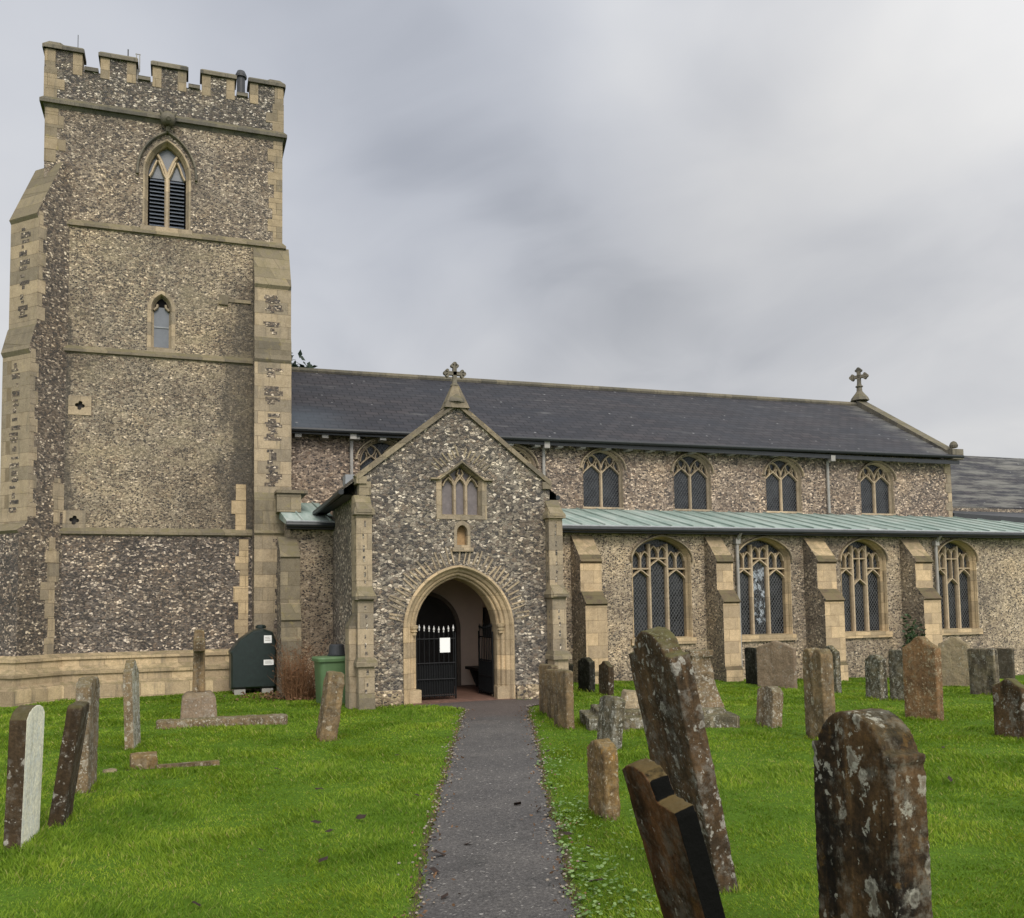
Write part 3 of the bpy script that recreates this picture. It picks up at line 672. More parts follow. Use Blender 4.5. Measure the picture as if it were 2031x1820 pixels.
# slit window
mb = MB(); surround(mb, -.495, .16, 8.13, 9.05, 9.34, TY0, wid=.15, deep=.2)
sw = cp(mb, 'slit_window', M['ash']); mb = MB(); mb.quad([(-.7, TY0 + .14, 8.05), (-.3, TY0 + .14, 8.05), (-.3, TY0 + .14, 9.12), (-.7, TY0 + .14, 9.12)], 0)
mb.quad([(-.7, TY0 + .145, 9.08), (-.3, TY0 + .145, 9.08), (-.3, TY0 + .145, 9.4), (-.7, TY0 + .145, 9.4)], 1); mb.box(-.66, -.33, TY0 + .12, TY0 + .135, 8.62, 8.65, 2); cp(mb, 'pane', [M['greyglass'], M['void'], M['lead']], sw)
for s in (-1, 1): mb = MB(); mb.bar([(-.495 + s * .17, 9.03), (-.495 + s * .10, 9.10), (-.495 + s * .09, 9.17)], .06, TY0 + .05, TY0 + .13); cp(mb, 'cusp', M['ash'], sw)
# quatrefoil openings
for qx, qz in ((-2.22, 6.62), (-2.30, 3.98)):
    mb = MB(); mb.quad([(qx - .16, TY0 + .06, qz - .16), (qx + .16, TY0 + .06, qz - .16), (qx + .16, TY0 + .06, qz + .16), (qx - .16, TY0 + .06, qz + .16)], 1)
    foil = []
    for k in range(48):
        a = k / 48 * 2 * math.pi; rr = .055 + .050 * abs(math.cos(2 * a + .3)) ** .7; foil.append((qx + rr * math.cos(a), qz + rr * math.sin(a)))
    mb.holes([(qx - .24, qz - .22), (qx + .24, qz - .22), (qx + .24, qz + .22), (qx - .24, qz + .22)], [foil], lambda a, c: (a, TY0 - .035, c))
    mb.loft([ring(foil, TY0 - .035), ring(foil, TY0 + .05)]); sq = [(qx - .24, qz - .22), (qx + .24, qz - .22), (qx + .24, qz + .22), (qx - .24, qz + .22)]; mb.loft([ring(sq, TY0 - .035), ring(sq, TY0 + .04)])
    cp(mb, 'quatrefoil', [M['ash'], M['wood']])
# gargoyle, flue, aerials
mb = MB(); mb.lathe([(.02, -.02), (.13, .0), (.17, .1), (.16, .2), (.1, .28), (.02, .3)], (-.39, TY0 - .16, 13.52), 12); mb.tube([(-.39, TY0 + .05, 13.68), (-.39, TY0 - .2, 13.66), (-.37, TY0 - .34, 13.58)], [.13, .11, .05], 8)
for s in (-1, 1): mb.tube([(-.39 + s * .1, TY0 - .16, 13.72), (-.39 + s * .2, TY0 - .18, 13.84)], [.06, .02], 6)
cp(mb, 'gargoyle', M['ash_dark'], None, None, True)
mb = MB(); mb.tube([(1.38, 24.5, 14.1), (1.38, 24.5, 15.95)], .105, 14); mb.tube([(1.38, 24.5, 15.93), (1.38, 24.5, 15.99), (1.38, 24.5, 16.10)], [.15, .15, .10], 14); cp(mb, 'flue', M['leaddark'])
def aerial(x, y, z0, z1, r):
    mb = MB(); mb.tube([(x, y, z0), (x, y, z1)], r, 6); return mb
cp(aerial(-2.42, 23.3, 15.1, 15.62, .008), 'lightning_rod', M['leaddark']); cp(aerial(-1.31, 23.2, 15.1, 15.42, .014), 'lightning_rod', M['leaddark'])
mb = MB(); mb.tube([(-1.10, 23.2, 14.6), (-1.10, 23.2, 14.95)], .03, 6); mb.tube([(-1.12, 23.2, 14.9), (-1.12, 23.2, 15.35)], .012, 6); mb.tube([(-1.05, 23.2, 14.9), (-1.05, 23.2, 15.35)], .012, 6); mb.tube([(-1.15, 23.2, 15.34), (-1.03, 23.2, 15.34)], .01, 6); cp(mb, 'aerial', M['pipe'])
mb = MB(); mb.box(.98, 1.55, TY0 - .03, TY0 + .02, 9.36, 9.44); mb.box(.80, 1.02, TY0 - .05, TY0 + .02, 9.28, 9.52); cp(mb, 'corbel', M['ash_old'])

# --- nave
NY = 23.8
def nz_(x, zl, zr): return zl + (x - 2.5) / (24.1 - 2.5) * (zr - zl)
CW = [4.97, 8.62, 11.345, 14.265, 17.48, 21.055]; CHF = [.575, .575, .575, .575, .59, .60]
mb = MB(); mb.holes([(2.2, 3.8), (24.1, 3.8), (24.1, 6.52), (2.2, 6.40)], [outline(c, h + .05, 4.62, 5.75, 6.30, 'tudor') for c, h in zip(CW, CHF)], lambda a, c: (a, NY, c))
mb.extr([(24.1, NY + .01, 0), (24.1, 32, 0), (24.1, 32, 6.5), (24.1, 27.9, 9.15), (24.1, NY + .01, 6.52)], (-.3, 0, 0))
cp(mb, 'nave_wall', M['flint_nave'], None, 'pinkish flint clerestory wall of the nave')
for c, h in zip(CW, CHF):
    mb = MB(); surround(mb, c, h, 4.67, 5.75, 6.26, NY, 'tudor', wid=.07, deep=.26, grow=.6); w = cp(mb, 'clerestory_window', M['trac'])
    mb = MB(); y = NY + .10; mb.bar([(c, 4.64), (c, 5.72)], .085, y, y + .13)
    for s in (-1, 1):
        l = c + s * h / 2; q = h / 2
        sa = arch(l, q - .0, 5.62, 5.88, 6, 'og'); mb.bar(sa, .05, y + .006, y + .11)
        sub = arch(l, q, 5.72, 6.17, 8, 'two'); mb.bar(sub, .055, y + .002, y + .12)
        for e in (-1, 1): mb.bar([(l, 5.86), (l + e * q * .28, 5.95), (l + e * q * .42, 6.06), (l + e * q * .36, 6.12)], .04, y + .008, y + .10); mb.bar([(l + e * q * .55, 5.76), (l + e * q * .38, 5.86), (l + e * q * .5, 5.97)], .04, y + .010, y + .10)
    cp(mb, 'tracery', M['trac'], w)
    mb = MB(); mb.quad([(c - .7, NY + .19, 4.6), (c + .7, NY + .19, 4.6), (c + .7, NY + .19, 6.4), (c - .7, NY + .19, 6.4)]); cp(mb, 'pane', M['glass_hi'], w)
    mb = MB(); hood(mb, c, h + .13, 5.75, 6.36, NY, 'tudor', .05); cp(mb, 'hood_mould', M['ash'], w)
EY = 23.42
mb = MB()
zeL, zeR, zrL, zrR = 6.44, 6.60, 9.02, 9.20
a, b_, c_, d_ = (2.3, EY, zeL), (24.0, EY, zeR), (24.0, 27.9, zrR), (2.3, 27.9, zrL)
mb.quad([a, b_, c_, d_]); mb.quad([(2.3, 32.4, zeL), (2.3, 27.9, zrL), (24.0, 27.9, zrR), (24.0, 32.4, zeR)])
mb.quad([a, (2.3, EY, zeL - .07), (24.0, EY, zeR - .07), b_])
mb.quad([(2.3, EY, zeL - .07), (2.3, NY, zeL - .04), (24.0, NY, zeR - .04), (24.0, EY, zeR - .07)])
rf = cp(mb, 'nave_roof', M['slate'])
mb = MB(); mb.tube([(2.3, 27.9, zrL + .02), (24.0, 27.9, zrR + .02)], .10, 8); cp(mb, 'ridge_tiles', M['ash_dark'], rf)
mb = MB(); mb.tube([(2.3, EY - .05, zeL - .05), (24.25, EY - .05, zeR - .05)], .055, 8); mb.box(2.3, 24.15, EY + .02, EY + .05, 6.30, 6.42); cp(mb, 'gutter', M['gutter'], rf)
x = 2.75
while x < 23.9:
    mb = MB(); z = nz_(x, 6.29, 6.42); mb.box(x - .08, x + .08, EY + .06, NY + .05, z - .07, z + .02); cp(mb, 'rafter_end', M['pipe'], rf); x += .70 + random.uniform(-.03, .03) + (.12 if random.random() < .2 else 0)
for px in (4.13, 9.49, 19.08):
    mb = MB(); mb.tube([(px, NY - .09, 4.62), (px, NY - .09, 6.22), (px - .02, EY + .02, 6.36)], .045, 8); mb.box(px - .08, px + .08, EY, EY + .16, 6.22, 6.40); cp(mb, 'downpipe', M['pipe'])
# gable coping and kneeler
mb = MB(); A = Vector((24.1, 23.5, 6.72)); B = Vector((24.1, 27.9, 9.42)); C2 = Vector((24.1, 32.3, 6.72))
for P, Q in ((A, B), (C2, B)):
    n = Vector((0, -(Q - P).z, (Q - P).y)).normalized() * (1 if Q.y > P.y else -1)
    mb.extr([P + Vector((-.28, 0, 0)), P + Vector((.14, 0, 0)), Q + Vector((.14, 0, 0)), Q + Vector((-.28, 0, 0))], -n * .18)
mb.box(23.8, 24.26, 23.36, 23.75, 6.46, 6.80); mb.lathe([(.02, 0), (.12, .02), (.14, .1), (.09, .2), (.02, .24)], (24.1, 23.6, 6.86), 10)
cp(mb, 'gable_coping', M['ash_dark'])
quoins(24.1, NY, -1, 4.5, 6.45, .012, .3, .16, .26)
def foil_cross(name, x, y, z, s, rot, mat):
    """stone cross with rounded tri-lobed arm ends on a moulded stem"""
    mb = MB(); c, sn = math.cos(rot), math.sin(rot)
    mb.lathe([(.30 * s, 0), (.26 * s, .10 * s), (.13 * s, .26 * s), (.09 * s, .32 * s), (.085 * s, .44 * s), (.12 * s, .46 * s), (.12 * s, .49 * s), (.075 * s, .52 * s), (.06 * s, .66 * s)], (x, y, z), 8)
    cz = z + .80 * s
    def P(u, v): return (x + c * u, y + sn * u, cz + v)
    def disc(u, v, r):
        ptsf = [Vector(P(u + r * math.cos(k * math.pi / 6), v + r * math.sin(k * math.pi / 6))) for k in range(12)]; t = Vector((-sn, c, 0)) * (.10 * s)
        mb.extr([p - t * .5 for p in ptsf], t)
    for du, dv in ((1, 0), (-1, 0), (0, 1), (0, -1)):
        t = Vector((-sn, c, 0)) * (.11 * s); w = .05 * s; L = .20 * s
        q = [Vector(P(dv * w, -du * w)), Vector(P(du * L + dv * w, dv * L - du * w)), Vector(P(du * L - dv * w, dv * L + du * w)), Vector(P(-dv * w, du * w))]
        mb.extr([p - t * .48 for p in q], t * .96)
        if dv < 0: continue
        disc(du * .25 * s, dv * .25 * s, .062 * s)
        disc(du * .205 * s + dv * .065 * s, dv * .205 * s + du * .065 * s, .048 * s); disc(du * .205 * s - dv * .065 * s, dv * .205 * s - du * .065 * s, .0475 * s)
    return cp(mb, name, mat)
foil_cross('gable_cross', 24.05, 27.9, 9.38, 1.15, math.radians(-62), M['ash_dark'])
# --- chancel and chapel east of the nave
mb = MB(); mb.box(24.12, 37, 25.2, 31.0, 0, 5.15); cp(mb, 'chancel_wall', M['flint_nave'])
mb = MB(); mb.quad([(24.13, 24.95, 5.10), (37, 24.95, 5.10), (37, 27.9, 7.50), (24.13, 27.9, 7.50)]); mb.quad([(24.13, 31, 5.1), (24.13, 27.9, 7.5), (37, 27.9, 7.5), (37, 31, 5.1)]); mb.box(24.13, 37, 24.90, 24.96, 5.0, 5.09); cp(mb, 'chancel_roof', M['slate'])
mb = MB(); mb.hexa([(24.13, 24.0), (31, 24.0), (31, 25.19), (24.13, 25.19)], 4.3, 4.93); cp(mb, 'chapel_wall', M['flint_top'])
mb = MB(); mb.extr([(24.13, 23.75, 4.50), (28.5, 21.2, 3.90), (28.5, 21.2, 4.18), (24.13, 23.75, 4.72)], (.15, .35, 0)); mb.quad([(24.2, 23.9, 4.74), (28.6, 21.5, 4.2), (31, 23.99, 4.82), (24.2, 23.99, 4.82)]); cp(mb, 'chapel_roof', M['leaddark'])
# --- aisle
AY = 21.0; AX0 = 2.28
AW = [(11.61, .77), (14.69, .77), (17.985, .70), (21.32, .67)]
mb = MB(); mb.holes([(AX0, -.8), (29, -.8), (29, 3.80), (AX0, 3.80)], [outline(c, h + .06, .95, 3.02, 3.62, 'tudor') for c, h in AW], lambda a, c: (a, AY, c))
mb.quad([(AX0, AY, -.8), (AX0, NY, -.8), (AX0, NY, 4.5), (AX0, AY, 3.80)]); mb.quad([(29, AY, -.8), (29, NY, -.8), (29, NY, 4.5), (29, AY, 3.8)])
cp(mb, 'aisle_wall', M['flint_aisle'], None, 'cream mortared flint wall of the south aisle')
ARS = (4.585 - 3.84) / (NY - 20.66)
def az(y): return 3.84 + (y - 20.66) * ARS
for R0, R1 in ((AX0 - .12, 3.3), (7.05, 29.2)):
    mb = MB(); mb.quad([(R0, 20.66, az(20.66)), (R1, 20.66, az(20.66)), (R1, NY, az(NY)), (R0, NY, az(NY))]); mb.quad([(R0, 20.66, az(20.66)), (R0, 20.66, az(20.66) - .05), (R1, 20.66, az(20.66) - .05), (R1, 20.66, az(20.66))]); mb.quad([(R0, 20.66, az(20.66)), (R0, NY, az(NY)), (R0, NY, az(NY) - .3), (R0, 20.66, az(20.66) - .1)])
    x = R0 + .35
    while x < R1:
        mb.extr([(x - .022, 20.64, az(20.64)), (x + .022, 20.64, az(20.64)), (x + .012, 20.64, az(20.64) + .038), (x - .012, 20.64, az(20.64) + .038)], (0, NY - 20.64, (NY - 20.64) * ARS)); x += .62
    o = cp(mb, 'aisle_roof', M['copper'])
    mb = MB(); mb.box(R0 + .02, R1, 20.72, AY + .05, 3.66, 3.775); mb.tube([(R0, 20.66, 3.745), (R1, 20.66, 3.745)], .055, 8); cp(mb, 'gutter', M['gutter'], o)
    mb = MB(); mb.tube([(R0, 20.655, 3.815), (R1, 20.655, 3.815)], .028, 6); cp(mb, 'roll_edge', M['lead'], o)
mb = MB(); mb.box(AX0 - .2, AX0 + .35, 21.9, NY, 4.15, 4.58); mb.box(AX0 - .22, AX0 + .5, 21.85, NY, 4.59, 4.66); cp(mb, 'aisle_coping', M['ash_old'])
for px in (13.82, 20.5, 3.37):
    mb = MB(); mb.tube([(px, 20.70, 3.70), (px, AY - .10, 3.50), (px, AY - .10, -.3)], .045, 8); mb.box(px - .07, px + .07, AY - .17, AY - .03, 3.42, 3.56); cp(mb, 'downpipe', M['pipe'])
for i, (c, h) in enumerate(AW):
    mb = MB(); surround(mb, c, h, 1.02, 3.02, 3.55, AY, 'tudor', wid=.085, deep=.34, grow=.7)
    mb.hexa([(c - h - .16, AY - .07), (c + h + .16, AY - .07), (c + h + .16, AY + .1), (c - h - .16, AY + .1)], .84, 1.0)
    w = cp(mb, 'aisle_window', M['ash_new']); y = AY + .15; mb = MB(); lw = 2 * h / 3
    mx = [c - h / 3, c + h / 3]
    for q in mx: mb.bar([(q, 1.0), (q, 3.42)], .095, y, y + .16)
    for k in range(3):
        l = c + (k - 1) * lw; q = lw / 2
        tz = 2.77 if k != 1 else (3.04 if i < 2 else 2.50); st = 3.36 if k == 1 else 3.22
        mb.bar([(l - q, tz - .24)] + arch(l, q, tz - .22, tz - .015, 6, 'og') + [(l + q, tz - .24)], .055, y + .006, y + .13)
        if not (i >= 2 and k == 1): mb.bar([(l - q, tz + .005), (l + q, tz + .005)], .055, y + .002, y + .15)
        mb.bar([(l, tz), (l, st - .02)], .05, y + .004, y + .14)
        for e in (-1, 1): mb.bar(arch(l + e * q / 2, q / 2, st - .24, st + .0, 5, 'two'), .04, y + .008, y + .12)
        if i >= 2 and k == 1: mb.bar([(l - q, 3.05), (l + q, 3.05)], .05, y + .003, y + .14)
    cp(mb, 'tracery', M['trac'], w)
    mb = MB(); mb.quad([(c - h - .1, AY + .27, .9), (c + h + .1, AY + .27, .9), (c + h + .1, AY + .27, 3.7), (c - h - .1, AY + .27, 3.7)]); cp(mb, 'pane', M['glass'], w)
    if i == 1: mb = MB(); mb.quad([(c - .19, AY + .262, 1.1), (c + .19, AY + .262, 1.1), (c + .19, AY + .262, 2.95), (c - .19, AY + .262, 2.95)]); cp(mb, 'pane', M['glass_st'], w, 'white patterned stained glass light')
    mb = MB(); hood(mb, c, h + .11, 3.02, 3.62, AY, 'tudor', .055, stop=.05); cp(mb, 'hood_mould', M['ash'], w)
for x0, x1 in ((9.08, 9.65), (12.88, 13.37), (15.98, 16.6), (19.28, 19.88)):
    xm = (x0 + x1) / 2
    mb, d, sd, b0 = prof_buttress('b', (xm, AY + .02), (0, -1), x1 - x0,
        [(.90, -.8), (.90, .18), (.84, .28), (.84, 1.86), (.90, 1.90), (.62, 2.20), (.58, 2.22), (.58, 2.88), (.64, 2.93), (.52, 3.10), (.06, 3.60), (-.1, 3.60), (-.1, -.8)],
        [0, 4, 0, 4, 4, 3, 0, 4, 4, 0, 1, 1, 1])
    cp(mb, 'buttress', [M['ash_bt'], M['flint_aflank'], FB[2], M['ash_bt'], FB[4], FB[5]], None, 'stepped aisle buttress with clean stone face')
mb, d, sd, b0 = prof_buttress('b', (2.22, AY + .02), (0, -1), .42, [(.86, -.6), (.86, 1.25), (.80, 1.3), (.80, 1.62), (.84, 1.66), (.66, 2.0), (.62, 2.02), (.62, 2.98), (.66, 3.02), (.0, 3.5), (-.1, 3.5), (-.1, -.6)],
    [3, 3, 3, 3, 3, 0, 3, 3, 3, 1, 1, 1]); cp(mb, 'buttress', FB, None, 'small corner buttress at the aisle west end')
# --- porch
PY = 17.6; PX0, PX1 = 3.22, 7.16; PC = 5.17
mb = MB(); door = outline(5.19, 1.08, -.5, 1.44, 2.66)
win = [(4.84, 3.68), (5.69, 3.68), (5.69, 4.42), (5.265, 4.72), (4.84, 4.42)]
nic = outline(5.265, .12, 3.10, 3.38, 3.52, n=5)
mb.holes([(PX0, -.5), (PX1, -.5), (PX1, 4.48), (PC, 5.92), (PX0, 4.48)], [door, win, nic], lambda a, c: (a, PY, c))
mb.quad([(PX0, PY, -.5), (PX0, AY, -.5), (PX0, AY, 4.48), (PX0, PY, 4.48)]); mb.quad([(PX1, PY, -.5), (PX1, AY, -.5), (PX1, AY, 4.48), (PX1, PY, 4.48)])
cp(mb, 'porch_wall', M['flint_porch'], None, 'grey flint gabled front of the south porch')
mb = MB()       # plaster lining and floor
mb.quad([(3.6, 20.96, -.2), (6.74, 20.96, -.2), (6.74, 20.96, 3.2), (3.6, 20.96, 3.2)]); mb.quad([(6.74, 17.75, -.2), (6.74, 20.98, -.2), (6.74, 20.98, 3.2), (6.74, 17.75, 3.2)]); mb.quad([(3.64, 17.75, -.2), (3.64, 20.98, -.2), (3.64, 20.98, 3.2), (3.64, 17.75, 3.2)])
for s in (0,):
    ol = outline(5.19, .86, -.5, 1.44, 2.50); mb.holes([(3.6, -.5), (6.76, -.5), (6.76, 3.2), (3.6, 3.2)], [ol], lambda a, c: (a, PY + .56, c))
cp(mb, 'porch_lining', M['plaster'])
mb = MB(); mb.quad([(3.6, PY, 3.0), (6.8, PY, 3.0), (6.8, 21, 3.0), (3.6, 21, 3.0)]); cp(mb, 'porch_ceiling', M['wood'])
mb = MB(); mb.box(3.6, 6.8, PY + .1, 20.99, -.3, .045); mb.box(4.1, 6.32, PY - .06, PY + .1, -.3, .03); cp(mb, 'porch_floor', M['tile'])
mb = MB()
prof = [(.30, .05), (.30, -.03), (.25, -.055), (.22, -.02), (.21, .01), (.15, .05), (.13, .10), (.10, .09), (.07, .11), (.05, .18), (.02, .17), (.0, .20), (.0, .57)]
mb.loft([ring(outline(5.19, .84 + o_, -.4, 1.44, 2.46 + o_ * .85), PY + yy) for o_, yy in prof], 0, False)
ar = cp(mb, 'arch_surround', M['ash_new'])
mb = MB()
for s in (-1, 1):
    mb = MB(); xx = 5.19 + s * .90; mb.lathe([(.05, -.10), (.055, -.05), (.075, -.03), (.06, .0), (.085, .04), (.09, .08), (.05, .1)], (xx, PY + .12, 1.44), 10); cp(mb, 'capital', M['ash_new'], ar); mb = MB(); mb.box(xx - .12, xx + .12, PY + .02, PY + .25, -.1, .28); cp(mb, 'pedestal', M['ash_new'], ar)
mb = MB(); ap = outline(5.19, 1.15, 1.30, 1.44, 2.73, n=40)[1:-1]; acc = 0
for k in range(1, len(ap) - 1):
    acc += math.hypot(ap[k][0] - ap[k - 1][0], ap[k][1] - ap[k - 1][1])
    if acc < .088 or ap[k][1] < 1.62: continue
    acc = 0; t = Vector((ap[k + 1][0] - ap[k - 1][0], ap[k + 1][1] - ap[k - 1][1])).normalized(); n = Vector((-t.y, t.x)); p = Vector(ap[k])
    L = random.uniform(.22, .36); w = random.uniform(.014, .024); a0 = p + n * random.uniform(.02, .05); a1 = a0 + n * L + t * random.uniform(-.04, .04)
    mb.extr([(q.x, PY - .014, q.y) for q in (a0 + t * w, a0 - t * w, a1 - t * w * .8, a1 + t * w * .8)], (0, .05, 0))
cp(mb, 'voussoirs', M['ash'])
mb = MB()
for s, n_ in ((-1, 7), (1, 7)):
    for k in range(n_):
        f = k / (n_ - 1); p = Vector((5.265 + s * (.06 + .40 * f), 4.90 - .28 * f)); n = Vector((s * (.25 + .75 * f), .8)).normalized(); t = Vector((-n.y, n.x)); a1 = p + n * random.uniform(.14, .26)
        mb.extr([(q.x, PY - .012, q.y) for q in (p + t * .016, p - t * .016, a1 - t * .013, a1 + t * .013)], (0, .05, 0))
cp(mb, 'voussoirs', M['ash_old'])
# porch window
mb = MB(); o1 = lambda d, dz: [(4.89 - d, 3.73 - d * .7), (5.64 + d, 3.73 - d * .7), (5.64 + d, 4.42 + dz * .4), (5.265, 4.69 + dz), (4.89 - d, 4.42 + dz * .4)]
mb.loft([ring(o1(.15, .06), PY + .04), ring(o1(.15, .06), PY - .012), ring(o1(.05, .03), PY - .012), ring(o1(0, 0), PY + .10), ring(o1(0, 0), PY + .22)])
pw = cp(mb, 'porch_window', M['ash'])
mb = MB(); mb.bar([(4.62, 4.42), (4.80, 4.42), (5.265, 4.77), (5.73, 4.42), (5.91, 4.42)], .05, PY - .08, PY + .02); cp(mb, 'hood_mould', M['ash_old'], pw)
mb = MB(); y = PY + .08
for q in (5.145, 5.385): mb.bar([(q, 3.70), (q, 4.38)], .075, y, y + .12)
for l in (5.02, 5.265, 5.51): mb.bar([(l - .12, 4.30), (l - .07, 4.40), (l, 4.47), (l + .07, 4.40), (l + .12, 4.30)], .045, y + .004, y + .11)
for q in (5.145, 5.385):
    for e in (-1, 1): mb.bar([(q, 4.36), (q + e * .06, 4.46), (q + e * .11, 4.53)], .04, y + .006, y + .10)
for e in (-1, 1): mb.bar([(5.265, 4.47), (5.265 + e * .06, 4.55), (5.265 + e * .03, 4.64)], .035, y + .008, y + .10)
cp(mb, 'tracery', M['trac'], pw)
mb = MB(); mb.quad([(4.8, PY + .17, 3.6), (5.75, PY + .17, 3.6), (5.75, PY + .17, 4.75), (4.8, PY + .17, 4.75)]); cp(mb, 'pane', simple('dusty_glass', (.155, .135, .135), .5, .4, .25, 9), pw)
mb = MB(); mb.loft([ring(outline(5.265, .17, 3.06, 3.40, 3.60, n=5), PY + .03), ring(outline(5.265, .17, 3.06, 3.40, 3.60, n=5), PY - .015), ring(outline(5.265, .11, 3.11, 3.38, 3.51, n=5), PY - .015), ring(outline(5.265, .10, 3.11, 3.38, 3.50, n=5), PY + .16)])
mb.box(5.05, 5.48, PY - .06, PY + .06, 2.98, 3.055); mb.box(5.13, 5.40, PY - .014, PY + .02, 3.605, 3.70); nc = cp(mb, 'niche', M['ash'])
mb = MB(); mb.quad([(5.13, PY + .16, 3.05), (5.40, PY + .16, 3.05), (5.40, PY + .16, 3.6), (5.13, PY + .16, 3.6)]); cp(mb, 'niche_back', M['niche'], nc)
# porch roof, coping, cross
mb = MB()
for s in (-1, 1):
    xe = PC + s * 2.22; ze = 4.20
    mb.quad([(PC, PY + .12, 5.80), (PC, 25.5, 5.80), (xe, 25.5 if s > 0 else 21.0, ze), (xe, PY + .2, ze)])
    mb.quad([(xe, PY + .2, ze), (xe, 22, ze), (xe, 22, ze - .12), (xe, PY + .2, ze - .12)]); mb.quad([(xe, PY + .2, ze - .12), (xe, 22, ze - .12), (PC + s * 1.98, 22, ze - .12), (PC + s * 1.98, PY + .2, ze - .12)], 1)
    mb.tube([(xe + s * .05, PY + .22, ze - .06), (xe + s * .05, 21.6, ze - .10)], .055, 8, 1)
cp(mb, 'porch_roof', [M['slate'], M['gutter']])
mb = MB()
for s in (-1, 1):
    P = Vector((PC + s * 2.02, PY - .06, 4.40)); Q = Vector((PC + s * .0, PY - .06, 5.98)); t = (Q - P).normalized(); n = Vector((-t.z * -s, 0, t.x * -s)); n = n if n.z > 0 else -n
    mb.extr([P, Q - t * .0, Q + Vector((0, 0, -.07)), P - n * .055], (0, .30, 0)); mb.extr([P + n * .0 + Vector((0, .05, .001)), Q + Vector((0, .05, .001)), Q + Vector((0, .05, .07)), P + n * .05 + Vector((0, .05, 0))], (0, .2, 0))
    mb.box(P.x - .10 - .10 * s, P.x + .10 - .10 * s, PY - .05, PY + .3, 4.28, 4.42)
cp(mb, 'porch_coping', M['ash_old'])
mb = MB(); mb.hexa([(PC - .26, PY - .10), (PC + .26, PY - .10), (PC + .26, PY + .28), (PC - .26, PY + .28)], 5.86, 6.32, 0, [(PC - .07, PY), (PC + .07, PY), (PC + .07, PY + .16), (PC - .07, PY + .16)]); cp(mb, 'cross_base', M['ash_old'])
foil_cross('gable_cross', PC, PY + .08, 5.98, .76, 0, M['ash_dark'])
# corner buttresses of the porch
PB = [M['ash'], M['ash_old'], M['flint_porch']]
for s in (-1, 1):
    mb, d, sd, b0 = prof_buttress('b', (3.265 if s < 0 else 7.20, PY + .02), (0, -1), .30,
        [(.46, -.5), (.46, .22), (.40, .30), (.40, .80), (.46, .84), (.36, .95), (.33, .97), (.33, 2.02), (.42, 2.06), (.42, 2.12), (.25, 2.28), (.22, 2.30), (.22, 3.66), (.30, 3.70), (.30, 3.76), (.0, 4.06), (-.3, 4.06), (-.3, -.5)],
        [1, 1, 0, 1, 1, 1, 0, 1, 1, 1, 1, 0, 1, 1, 1, 0, 0, 0])
    for i_ in range(2): mb.m[i_] = 0
    xq = b0.x
    for zq, pq in ((3.66, .22), (2.04, .33), (.80, .40)): mb.box(xq - .20, xq + .20, PY - pq - .05, PY + .03, zq, zq + .07, 1); mb.hexa([(xq - .20, PY - pq - .05), (xq + .20, PY - pq - .05), (xq + .20, PY + .03), (xq - .20, PY + .03)], zq + .07, zq + .17, 1, [(xq - .155, PY - pq + .04), (xq + .155, PY - pq + .04), (xq + .155, PY + .03), (xq - .155, PY + .03)])
    if s < 0: mb.box(2.98, 3.13, PY - .12, PY + .3, -.4, 1.55, 0); mb.hexa([(2.98, PY - .12), (3.13, PY - .12), (3.13, PY + .3), (2.98, PY + .3)], 1.55, 1.75, 1, [(3.10, PY - .12), (3.13, PY - .12), (3.13, PY + .3), (3.10, PY + .3)])
    for fl_, pj in ((0, 0),):
        for z0, z1, p in ((.3, .75, .40), (1.0, 2.0, .33), (2.35, 3.6, .22)):
            z = z0
            while z < z1 - .1:
                hh = random.uniform(.06, .13); ww = random.uniform(.012, .022); j = random.uniform(-.02, .02); c = b0 + d * (p + .004) + sd * j
                mb.quad([c + sd * ww + Vector((0, 0, z)), c + sd * ww + Vector((0, 0, z + hh)), c - sd * ww + Vector((0, 0, z + hh)), c - sd * ww + Vector((0, 0, z))], 2)
                for e in (-1, 1):
                    c = b0 + sd * e * .154 + d * (p * .55 + j); mb.quad([c + d * ww + Vector((0, 0, z)), c + d * ww + Vector((0, 0, z + hh)), c - d * ww + Vector((0, 0, z + hh)), c - d * ww + Vector((0, 0, z))], 2)
                z += hh + random.uniform(.05, .16)
    cp(mb, 'buttress', PB, None, 'slim diagonal porch buttress with flint insets')
quoins(PX0, PY, 1, 3.3, 4.4, .01, .25, .12, .2, True, 'ash_old')
rub = flint('rubble_plinth', (.36, .29, .18), (.28, .23, .15), 11, .8, .08, (1.1, 1, .85))
for x0, x1 in ((PX0 + .2, 4.02), (6.36, PX1 - .2)):
    mb = MB(); mb.box(x0, x1, PY - .07, PY + .1, -.5, .20); mb.hexa([(x0, PY - .07), (x1, PY - .07), (x1, PY + .1), (x0, PY + .1)], .20, .30, 0, [(x0, PY - .01), (x1, PY - .01), (x1, PY + .1), (x0, PY + .1)])
    cp(mb, 'porch_plinth', rub)
# inner door
mb = MB(); ol = outline(5.32, .76, -.1, 1.35, 2.16); mb.extr(ring(ol, 20.90), (0, .05, 0)); dr = cp(mb, 'south_door', M['wood'])
mb = MB(); mb.loft([ring(outline(5.32, .86, -.1, 1.35, 2.26), 20.95), ring(outline(5.32, .86, -.1, 1.35, 2.26), 20.88), ring(outline(5.32, .77, -.1, 1.35, 2.17), 20.87), ring(outline(5.32, .76, -.1, 1.35, 2.16), 20.95)]); cp(mb, 'door_frame', simple('door_frame_stone', (.16, .13, .105), .9, .2), dr)
